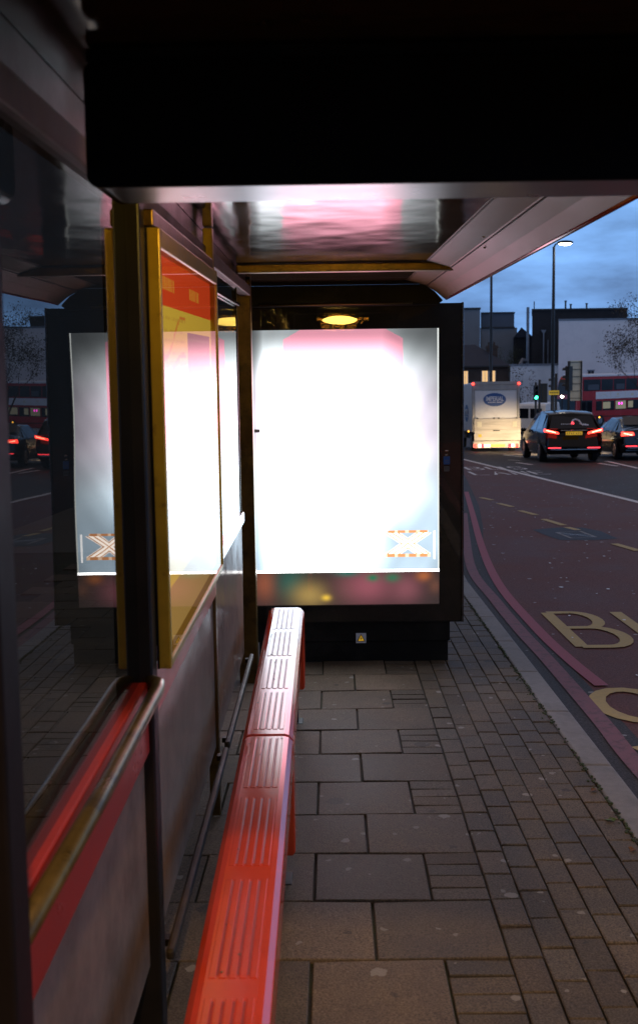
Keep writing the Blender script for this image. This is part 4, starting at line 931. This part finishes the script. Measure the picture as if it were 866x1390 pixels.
# small white van beyond
Y = 62; X = at(718, 580, Y).x; wv = thing('panel_van', 'small white panel van half hidden behind the black people carrier', 'van', (X, Y, gz(Y, ROAD)), math.radians(-25), None, 0)
mb = MB(); mb.prism([(-.9, 0, .4), (-.9, 0, 1.88), (-.86, .15, 1.95), (-.86, 3.0, 1.95), (-.9, 3.7, 1.25), (-.9, 4.5, 1.05), (-.9, 4.6, .4)], (1.8, 0, 0)); b = mb.build('body', 'white_van', wv, bevel=.05)
for y in (.8, 3.7):
    for sd in (-1, 1): wheel(wv, sd*.82, y, .32, .2, sd)
mb = MB(); mb.box(-.7, -.05, -.012, 0, 1.15, 1.7); mb.box(.05, .7, -.012, 0, 1.15, 1.7); mb.build('rear_window', 'car_glass', wv)
for sd in (-1, 1): mb = MB(); mb.box(min(sd*.76, sd*.88), max(sd*.76, sd*.88), -.02, .02, .9, 1.2); mb.build('tail_light', 'red_light_soft', wv)
mb = MB(); mb.box(-.88, .88, -.08, .03, .42, .60); mb.build('bumper', 'sign_mark', wv)

# double decker bus
BYc = 92.0; p0 = at(783, 560, BYc)
bus = thing('double_decker_bus', 'red double-decker bus with white advert band along its side, crossing behind the cars', 'bus', (p0.x, BYc, gz(BYc, ROAD)), math.radians(34), None, 0)
BH = 4.38; BL = 11.0; BWd = 2.5    # local x runs along the side, away from the front; the side faces -y
mb = MB(); pr = [(0, .35), (-.10, 1.2), (-.02, 2.4), (.25, 3.7), (.55, 4.2), (.9, 4.30), (BL-.3, 4.30), (BL, 4.0), (BL, .35)]
# body shell
mb.prism([(x, 0, z) for x, z in pr], (0, BWd, 0)); bb = mb.build('body', 'bus_red', bus, bevel=.10, seg=3)
mb = MB(); mb.box(.8, BL-.2, .05, BWd-.05, 4.30, 4.40); mb.box(.6, BL-.1, -.025, .05, 4.20, 4.34); mb.build('roof', 'bus_white', bus, bevel=.02)
mb = MB(); mb.box(.7, BL-.3, -.03, .02, 3.02, 3.98); uw = mb.build('window', 'bus_dark', bus, bevel=.04)
mb = MB(); mb.box(2.2, BL-.9, -.03, .02, 1.35, 2.15); lw = mb.build('window', 'bus_dark', bus, bevel=.04)
mb = MB(); mb.box(.35, 1.75, -.03, .02, .5, 2.25); dw = mb.build('door', 'bus_dark', bus, bevel=.04)
mb = MB(); mb.box(.42, .95, -.036, -.031, .9, 2.1); mb.box(1.12, 1.68, -.036, -.031, .9, 2.1); mb.build('door_glass', 'car_glass', dw)
mb = MB()
for x in (2.9, 4.4, 5.9, 7.4, 8.9): mb.box(x, x+.07, -.04, -.031, 1.35, 2.15); mb.box(x-.2, x-.13, -.04, -.031, 3.02, 3.98)
mb.build('pillar', 'bus_red', uw)
for (xa, xb, za, zb4) in ((3.0, 3.9, 1.5, 2.05), (4.55, 5.8, 1.42, 2.1), (6.1, 6.7, 1.5, 2.05), (7.6, 8.8, 1.5, 2.1)):
    mb = MB(); mb.box(xa, xb, -.036, -.032, za, zb4); mb.build('lit_pane', 'bus_lit', lw)
for (xa, xb) in ((1.2, 2.5), (4.6, 5.6)): mb = MB(); mb.box(xa, xb, -.036, -.032, 3.1, 3.55); mb.build('lit_pane', 'cladding_grey', uw)
for xa in (4.95, 5.28): mb = MB(); mb.ell((xa, -.05, 1.88), (.10, .03, .10), 8, 5); mb.build('interior_lamp', 'pink_light', lw)
mb = MB(); mb.box(2.15, BL-.6, -.035, .01, 2.32, 2.92); ab = mb.build('advert_band', 'bus_white', bus)
mb = MB()
for x in (3.9, 5.7, 7.5): mb.box(x, x+.03, -.04, -.036, 2.32, 2.92)
mb.build('advert_joint', 'sign_back', ab)
mb = MB(); mb.tube([(2.6+.9*k/12, -.038, 2.5+.2*math.sin(k*math.pi/12)) for k in range(13)], .015, 5); mb.ell((4.8, -.037, 2.68), (.14, .01, .10), 10, 5); mb.box(4.5, 5.1, -.039, -.036, 2.46, 2.5); mb.ell((6.6, -.037, 2.62), (.2, .01, .10), 10, 5); mb.build('advert_print', 'sign_back', ab)
# front glass
mb = MB(); mb.prism([(-.115, .15, 1.25), (-.035, .15, 2.35), (-.035, BWd-.15, 2.35), (-.115, BWd-.15, 1.25)], (-.02, 0, .01)); mb.build('windscreen', 'car_glass', bus)
mb = MB(); mb.prism([(-.01, .15, 2.75), (.24, .15, 3.7), (.42, .15, 3.98), (.42, BWd-.15, 3.98), (.24, BWd-.15, 3.7), (-.01, BWd-.15, 2.75)], (-.03, 0, .01)); mb.build('upper_windscreen', 'car_glass', bus)
for y in (.3, BWd-.3): mb = MB(); mb.ell((-.06, y, .85), (.08, .14, .12), 10, 6); mb.build('headlight', 'head_light', bus)
for x in (2.6, 8.3): mb = MB(); mb.ell((x, -.03, .80), (.09, .03, .09), 8, 5); mb.build('side_lamp', 'amber_light', bus)
for x in (2.4, 8.0):
    mb = MB(); mb.tube([(x+.3, -.02, .5), (x+.3, .25, .5)], .5, 20); w_ = mb.build('wheel', 'rubber', bus); mb = MB(); mb.tube([(x+.3, -.03, .5), (x+.3, -.015, .5)], .26, 14); mb.build('rim', 'rim', w_)

# ------------------------------------------------------------------ signals and signs
def head(parent, x, z, s_=1.0, lit=None, back=True, dy=0):
    mb = MB(); mb.box(x-.16*s_, x+.16*s_, -.10+dy, .12+dy, z-.5*s_, z+.5*s_); hd = mb.build('signal_head', 'sign_mark', parent, bevel=.02)
    for k, c in enumerate(('red', 'amber', 'green')):
        zz = z+(.32-.32*k)*s_
        mb = MB(); mb.tube([(x, -.10+dy, zz), (x, -.12+dy, zz)], .11*s_, 14); mb.build('signal_lens', 'green_light' if lit == c else 'car_glass', hd)
        mb = MB(); m = 10
        for i in range(m):
            a0, a1 = math.pi*i/m, math.pi*(i+1)/m; r = .13*s_
            mb.poly([(x+r*math.cos(a0), -.10+dy, zz+r*math.sin(a0)), (x+r*math.cos(a1), -.10+dy, zz+r*math.sin(a1)), (x+r*math.cos(a1), -.28+dy, zz+r*math.sin(a1)*.9), (x+r*math.cos(a0), -.28+dy, zz+r*math.sin(a0)*.9)])
        mb.build('visor_or_added_lip', 'sign_mark', hd)
    return hd
def signal(px, py, Y, label, lit=None, rz=0, s_=1.0, ph=3.3, off=.0):
    p = at(px, py, Y); t = thing('traffic_light', label, 'traffic light', (p.x, Y, gz(Y, ROAD)), rz, 'signals at the junction')
    z = p.z-gz(Y, ROAD); mb = MB(); mb.tube([(off, .05, 0), (off, .05, z+.7*s_)], .06, 10); mb.build('pole', 'lamp_post_grey', t, smooth=True)
    head(t, 0, z, s_, lit); return t
signal(727, 533, 60, 'traffic light showing green between the white box van and the black people carrier', 'green', 0, .8, off=.0)
signal(737.5, 533.5, 58, 'unlit dark traffic signal turned away, just right of the green light', None, math.radians(200), 1.0, off=.28)
signal(752.5, 525.5, 52, 'dark traffic signal seen edge-on beside the lit street lamp post', None, math.radians(255), .9, off=-.15)
signal(771.5, 513.5, 55, 'tall dark traffic signal in front of the big grey sign back', None, math.radians(230), 1.2, off=.10)
p = at(780, 516, 56); zg = gz(56, ROAD); sg = thing('road_sign', 'large grey back of a road sign on two posts in front of the bus', 'road sign', (p.x, 56, zg), math.radians(-6))
z0, z1 = at(780, 544, 56).z-zg, at(780, 489.5, 56).z-zg
mb = MB(); mb.box(-.36, .36, 0, .03, z0, z1); pn = mb.build('sign_plate', 'sign_back', sg, bevel=.01)
mb = MB()
for k in range(6): z = lerp(z0+.12, z1-.08, k/5); mb.box(-.30, .30, -.04, -.001, z, z+.02)
mb.build('stiffening_rail', 'sign_mark', pn)
for x in (-.28, .30): mb = MB(); mb.tube([(x, -.07, 0), (x, -.07, z1-.02)], .04, 10); mb.build('post', 'lamp_post_grey', sg, smooth=True)
p = at(751, 533, 49.8); mb = MB()
ys_ = thing('yellow_sign', 'small yellow sign strapped across the lit street lamp post', 'sign', (p.x, 49.8, p.z))
mb.box(-.22, .24, -.02, .02, -.10, .10); b = mb.build('plate', 'sign_yellow', ys_)
mb = MB()
for k in range(5): mb.box(-.16+.075*k, -.115+.075*k, -.024, -.021, -.035, .035)
mb.build('lettering', 'sign_mark', b)
p = at(762.5, 538.5, 70); mb = MB()
sl = thing('street_lamp', 'distant white street light glowing just right of the yellow sign', 'street lamp', (p.x, 70, gz(70, ROAD)))
mb = MB(); mb.tube([(0, 0, 0), (0, 0, p.z-gz(70, ROAD))], .05, 8); mb.build('pole', 'lamp_post_grey', sl)
mb = MB(); mb.ell((0, 0, p.z-gz(70, ROAD)), (.10, .1, .08), 8, 6); mb.build('lens_or_glow', 'street_light', sl)
p = at(845, 590, 60); zg = gz(60, ROAD); z0, z1 = at(845, 592, 60).z-zg, at(845, 571.5, 60).z-zg
emat('box_lit', (1, .72, .22), 1.3)
yb_ = thing('lit_kiosk', 'glowing cream and yellow box sign low in front of the bus', 'sign', (p.x, 60, zg))
mb = MB(); mb.box(-.22, .22, 0, .2, z0, z1); b = mb.build('light_box', 'box_lit', yb_, bevel=.02)
mb = MB(); mb.box(-.24, .24, -.01, .22, 0, z0-.003); mb.build('pedestal', 'sign_mark', yb_)
mb = MB(); mb.box(-.02, .14, -.012, -.003, z0+.15, z1-.25); mb.build('yellow_square', 'sign_yellow', b)

# guard rail near the bus
gr = thing('guard_rail', 'grey pedestrian guard rail across the junction in front of the bus', 'guard rail', (0, 75, 0))
gr.location = (0, 0, 0); mb = MB(); Y = 76; zg = gz(Y, ROAD); xa, xb = at(700, 580, Y).x, at(905, 580, Y).x
for z in (.25, 1.1): mb.tube([(xa, Y, zg+z), (xb, Y, zg+z)], .03, 6)
mb.build('rail', 'lamp_post_grey', gr); mb = MB(); x = xa
while x < xb: mb.tube([(x, Y, zg+.25), (x, Y, zg+1.1)], .012, 5); x += .14
mb.build('bars', 'lamp_post_grey', gr)

# ------------------------------------------------------------------ buildings
def bpx(px, py, Y): return at(px, py, Y)
def block(mb, xa, xb, yt, Y, D, yb=None, skew=True):
    """box whose front runs from pixel column xa to xb at distance Y; top at pixel row yt"""
    a, b = at(xa, 540, Y).x, at(xb, 540, Y).x; z1 = at((xa+xb)/2, yt, Y).z; z0 = gz(130, ROAD)-1.5 if yb is None else at((xa+xb)/2, yb, Y).z
    sk = a/Y*D if skew else 0     # flank walls are not square to the front
    mb.prism([(a, Y, z0), (b, Y, z0), (b+sk, Y+D, z0), (a+sk, Y+D, z0)], (0, 0, z1-z0)); return a, b, z0, z1
# grey-blue stepped block
Y = 150; g1 = thing('rendered_block', 'blue-grey windowless stepped block rising behind the brick house at left', 'building', (0, 0, 0))
mb = MB(); block(mb, 560, 651, 419.5, Y, 14); mb.build('wall', 'render_blue_grey', g1)
mb = MB(); block(mb, 651.2, 701, 445, Y+.5, 14); mb.build('wall', 'render_blue_grey', g1)
mb = MB(); block(mb, 652, 697, 425, Y+2, 10, 447); mb.build('roof_plant_room', 'cladding_grey', g1)
mb = MB(); block(mb, 560, 652, 418, Y-.2, 14.4, 420.5); block(mb, 652, 698, 423.6, Y+1.8, 10.4, 425.5); block(mb, 653, 698, 443.6, Y+.3, .6, 445.6); mb.build('parapet', 'dark_frame', g1)
g8 = thing('back_building', 'low dark gabled building filling the gap left of the silver flue pipe', 'building', (0, 0, 0))
mb = MB(); ga, gb, gz0, gz1 = block(mb, 696, 723, 458, 145, 8); mb.build('wall', 'brick_dark', g8)
mb = MB(); mb.prism([(ga, 144.8, gz1+.002), (gb, 144.8, gz1+.002), ((ga+gb)/2-.3, 144.8, gz1+1.3)], (1.2, 8, 0)); mb.build('roof', 'slate', g8)
# brick house with slate roof
Y = 112; g2 = thing('brick_house', 'low brown brick house with dark slate roof and lit yellow windows behind the box van', 'house', (0, 0, 0))
mb = MB(); a, b, z0, z1 = block(mb, 560, 690, 497, Y, 9, skew=False); mb.build('wall', 'brick_brown', g2)
rdg = at(640, 468, Y+4.5).z
mb = MB(); mb.prism([(a-.3, Y-.4, z1), (a-.3, Y+4.5, rdg), (a-.3, Y+9.4, z1)], (b-a-2.5, 0, 0)); rf = mb.build('roof', 'slate', g2)
mb = MB(); mb.prism([(b-2.82, Y-.4, z1), (b-2.82, Y+4.5, rdg), (b-2.82, Y+9.4, z1)], (.01, 0, 0)); A = [mb.bm.verts.new(v) for v in ((b-2.8, Y-.4, z1), (b-2.8, Y+9.4, z1), (b-2.8, Y+4.5, rdg), (b+.2, Y-.4, z1-.02), (b+.2, Y+9.4, z1-.02))]
mb.bm.faces.new([A[0], A[3], A[2]]); mb.bm.faces.new([A[3], A[4], A[2]]); mb.bm.faces.new([A[4], A[1], A[2]]); mb.build('roof_hip', 'slate', rf)
mb = MB(); ca, cb = at(660, 500, Y+3).x, at(674, 500, Y+3).x; cz = at(667, 469, Y+3).z; mb.box(ca, cb, Y+2.6, Y+3.6, z1, cz); mb.box(ca-.08, cb+.08, Y+2.5, Y+3.7, cz-.3, cz-.1); ch = mb.build('chimney', 'brick_brown', rf)
mb = MB()
for u in (.25, .5, .75): x = lerp(ca, cb, u); mb.tube([(x, Y+3.1, cz), (x, Y+3.1, cz+.35)], [.13, .10], 8)
mb.build('chimney_pot', 'brick_brown', ch)
mb = MB(); mb.box(a-.3, b+.2, Y-.55, Y-.40, z1-.14, z1+.02); mb.build('gutter', 'dark_frame', rf)
for (xa, xb) in ((628, 634.5), (654, 661.5), (664, 671.5), (600, 608)):
    x0_, x1_ = at(xa, 510, Y).x, at(xb, 510, Y).x; za, zb5 = at(650, 521, Y).z, at(650, 503.5, Y).z
    mb = MB(); mb.box(x0_, x1_, Y-.03, Y-.003, za, zb5); w_ = mb.build('window', 'window_lit', g2)
    mb = MB(); mb.box(x0_-.05, x0_, Y-.06, Y-.004, za, zb5); mb.box(x1_, x1_+.05, Y-.06, Y-.004, za, zb5); mb.box((x0_+x1_)/2-.02, (x0_+x1_)/2+.02, Y-.05, Y-.031, za, zb5); mb.build('frame', 'logo_white', w_)
    mb = MB(); mb.box(x0_-.1, x1_+.1, Y-.14, Y-.004, za-.1, za-.001); mb.build('sill', 'sign_back', w_)
# low white rendered building
Y = 108; g3 = thing('white_outbuilding', 'low white rendered building with peeling dark patches, directly behind the green traffic light', 'building', (0, 0, 0))
mb = MB(); a3, b3, z0, z1 = block(mb, 692, 757.5, 494.5, Y, 10); mb.build('wall', 'render_white_low', g3)
mb = MB(); mb.box(a3-.1, b3, Y-.1, Y-.002, z1-.12, z1+.06); mb.build('coping', 'flue', g3)
for (xa, xb, ya, yb6) in ((711, 718, 552, 600), (725, 736, 553, 600)):
    mb = MB(); mb.box(at(xa, 540, Y).x, at(xb, 540, Y).x, Y-.05, Y-.003, at(xa, yb6, Y).z, at(xa, ya, Y).z); mb.build('door', 'dark_frame', g3)
# dark brick industrial building with flue
Y = 128; g4 = thing('industrial_building', 'dark brick flat-roofed building with rooftop aerials and a downpipe, behind the white wall', 'building', (0, 0, 0))
mb = MB(); a, b, z0, z1 = block(mb, 721, 849, 420, Y, 16); mb.build('wall', 'brick_dark', g4)
mb = MB(); block(mb, 720.4, 849.6, 418.4, Y-.2, 16.4, 420.6); mb.build('parapet', 'dark_frame', g4)
mb = MB(); x = at(737, 470, Y).x; za, zb7 = at(737, 496, Y).z, at(737, 452, Y).z; mb.tube([(x, Y-.15, za), (x, Y-.15, zb7)], .09, 8); mb.prism([(x-.3, Y-.2, zb7+.35), (x+.3, Y-.2, zb7+.35), (x+.12, Y-.2, zb7), (x-.12, Y-.2, zb7)], (0, .18, 0)); mb.tube([(x+.5, Y-.12, za), (x+.5, Y-.12, zb7-.8)], .05, 6); mb.build('downpipe', 'flue', g4)
for (px, yt, r) in ((724.5, 409, .06), (767, 408, .10), (774, 412.5, .10), (795.5, 411.5, .10)):
    x = at(px, 430, Y+1).x; mb = MB(); mb.tube([(x, Y+1, at(px, 420, Y+1).z-.2), (x, Y+1, at(px, yt, Y+1).z)], r, 8)
    if r > .08: mb.tube([(x, Y+1, at(px, yt+1.5, Y+1).z), (x, Y+1, at(px, yt, Y+1).z)], r*1.5, 8)
    mb.build('aerial' if r < .08 else 'vent_pipe', 'dark_frame', g4)
mb = MB(); x = at(715.8, 470, 124).x; mb.tube([(x, 124, at(716, 500, 124).z), (x, 124, at(716, 417, 124).z)], .16, 12)
for yy in (425, 440, 455, 470, 485): mb.tube([(x, 124, at(716, yy, 124).z), (x, 124, at(716, yy-1, 124).z)], .19, 12)
mb.tube([(x-.05, 124, at(716, 490, 124).z), (x-.6, 123.6, at(716, 488, 124).z), (x-.95, 123.4, at(716, 495, 124).z)], .2, 10); fl = mb.build('flue_pipe', 'flue'); tag(fl, 'tall silver flue pipe rising between the blue-grey block and dark brick building', 'flue')
# big white gable
Y = 104; g5 = thing('white_building', 'large plain white rendered building wall above the double-decker bus', 'building', (0, 0, 0))
mb = MB(); a5, b5, z0, z1 = block(mb, 757, 960, 434, Y, 20); mb.build('wall', 'render_white', g5)
mb = MB(); mb.prism([(a5-.05, Y-.06, z1+.002), (b5+.05, Y-.06, z1+.002), (b5+a5/Y*20, Y+20, z1+.002), (a5+a5/Y*20, Y+20, z1+.002)], (0, 0, .16)); mb.build('coping', 'flue', g5)
x0_, x1_ = at(797.5, 505, Y).x, at(805.5, 505, Y).x; mb = MB(); mb.box(x0_, x1_, Y-.05, Y-.003, at(800, 512, Y).z, at(800, 502.5, Y).z); w_ = mb.build('window', 'bus_dark', g5)
mb = MB(); mb.box((x0_+x1_)/2-.03, (x0_+x1_)/2+.03, Y-.07, Y-.051, at(800, 512, Y).z, at(800, 502.5, Y).z); mb.box(x0_-.08, x1_+.08, Y-.09, Y-.051, at(800, 503.2, Y).z, at(800, 502, Y).z); mb.build('frame', 'flue', w_)
# wall of the premises behind the shelter
g6 = thing('brick_frontage', 'dark brick frontage behind the shelter glass', 'building', (0, 0, 0))
mb = MB(); mb.box(-5.2, -4.6, -6, 60, -4, 7); mb.build('wall', 'brick_dark', g6)
g7 = thing('brick_terrace', 'dark brick terrace standing across the road end behind the camera', 'building', (0, 0, 0))
mb = MB(); mb.box(-30, 14, -34, -26, -2, 11); mb.build('wall', 'brick_dark', g7)
# ------------------------------------------------------------------ trees
def tree(name, label, base, H, spread, seed, leafmat, leafn, twig_depth=5):
    rnd = random.Random(seed); t = thing(name, label, 'tree', base); mb = MB(); tips = []
    def grow(p, dvec, L, r, depth):
        q = p; pts = [p]; rr = [r]
        for k in range(3):
            dvec = (dvec+Vector((rnd.uniform(-.16, .16), rnd.uniform(-.16, .16), rnd.uniform(-.05, .12)))).normalized(); q = q+dvec*L/3; pts.append(q); rr.append(r*(1-.13*(k+1)))
        mb.tube(pts, rr, 7 if depth < 2 else 4, False)
        if depth >= 3: tips.append((pts[1], pts[2])); tips.append((pts[2], q))
        if depth < twig_depth:
            for k in range(rnd.choice((2, 3, 3)) if depth else 5):
                a = rnd.uniform(0, 6.28); sp = rnd.uniform(.4, .95) if depth else rnd.uniform(.35, .8)
                nd = (dvec+Vector((math.cos(a)*sp*spread, math.sin(a)*sp*spread, rnd.uniform(-.1, .3)))).normalized()
                grow(pts[-1] if k < 2 else lerp(pts[1], pts[2], rnd.random()), nd, L*rnd.uniform(.62, .8), rr[-1]*.62, depth+1)
    grow(Vector((0, 0, 0)), Vector((0, 0, 1)), H*.34, H*.022, 0)
    mb.build('trunk', 'bark', t); lf = MB()
    for (a, b) in tips:
        for k in range(leafn):
            c = lerp(a, b, rnd.random())+Vector((rnd.gauss(0, .22), rnd.gauss(0, .22), rnd.gauss(0, .2))); s_ = rnd.uniform(.03, .085)
            u = Vector((rnd.uniform(-1, 1), rnd.uniform(-1, 1), rnd.uniform(-1, 1))).normalized(); v = u.orthogonal().normalized()
            lf.poly([c-u*s_, c+v*s_*.6, c+u*s_, c-v*s_*.6])
    lf.build('crown', leafmat, t); return t
X = at(880, 540, 74).x; tree('tree', 'sparse almost leafless tree at the right edge in front of the white building', (X, 74, gz(74, ROAD)), 9.2, 1.0, 11, 'twig_leaf', 4, 6)
X = at(706, 540, 140).x; 
X = at(705.5, 540, 126).x; tree('tree', 'dark narrow tree in the gap beside the silver flue pipe', (X, 132, gz(132, ROAD)), 9.6, .28, 5, 'hedge_leaf', 6, 4)
X = at(711, 540, 66).x; tree('young_tree', 'thin bare young tree in front of the low white building', (X, 66, gz(66, ROAD)), 4.4, .5, 21, 'twig_leaf', 1, 4)

# sun (already set: only a trace of afterglow)
sd = bpy.data.lights.new('sun', 'SUN'); sd.energy = .03; sd.angle = math.radians(10); sd.color = (1, .8, .65); so = bpy.data.objects.new('sun', sd); COL.objects.link(so); so.rotation_euler = (math.radians(80), 0, math.radians(160))

# ------------------------------------------------------------------ render settings
S.view_settings.view_transform = 'Standard'; S.view_settings.look = 'None'; S.view_settings.exposure = 0; S.view_settings.gamma = 1; S.view_settings.use_curve_mapping = False
S.render.film_transparent = False
cy = S.cycles; cy.max_bounces = 8; cy.glossy_bounces = 5; cy.transparent_max_bounces = 12; cy.diffuse_bounces = 3; cy.sample_clamp_indirect = 45; cy.caustics_reflective = False; cy.blur_glossy = .3
bpy.context.view_layer.update()
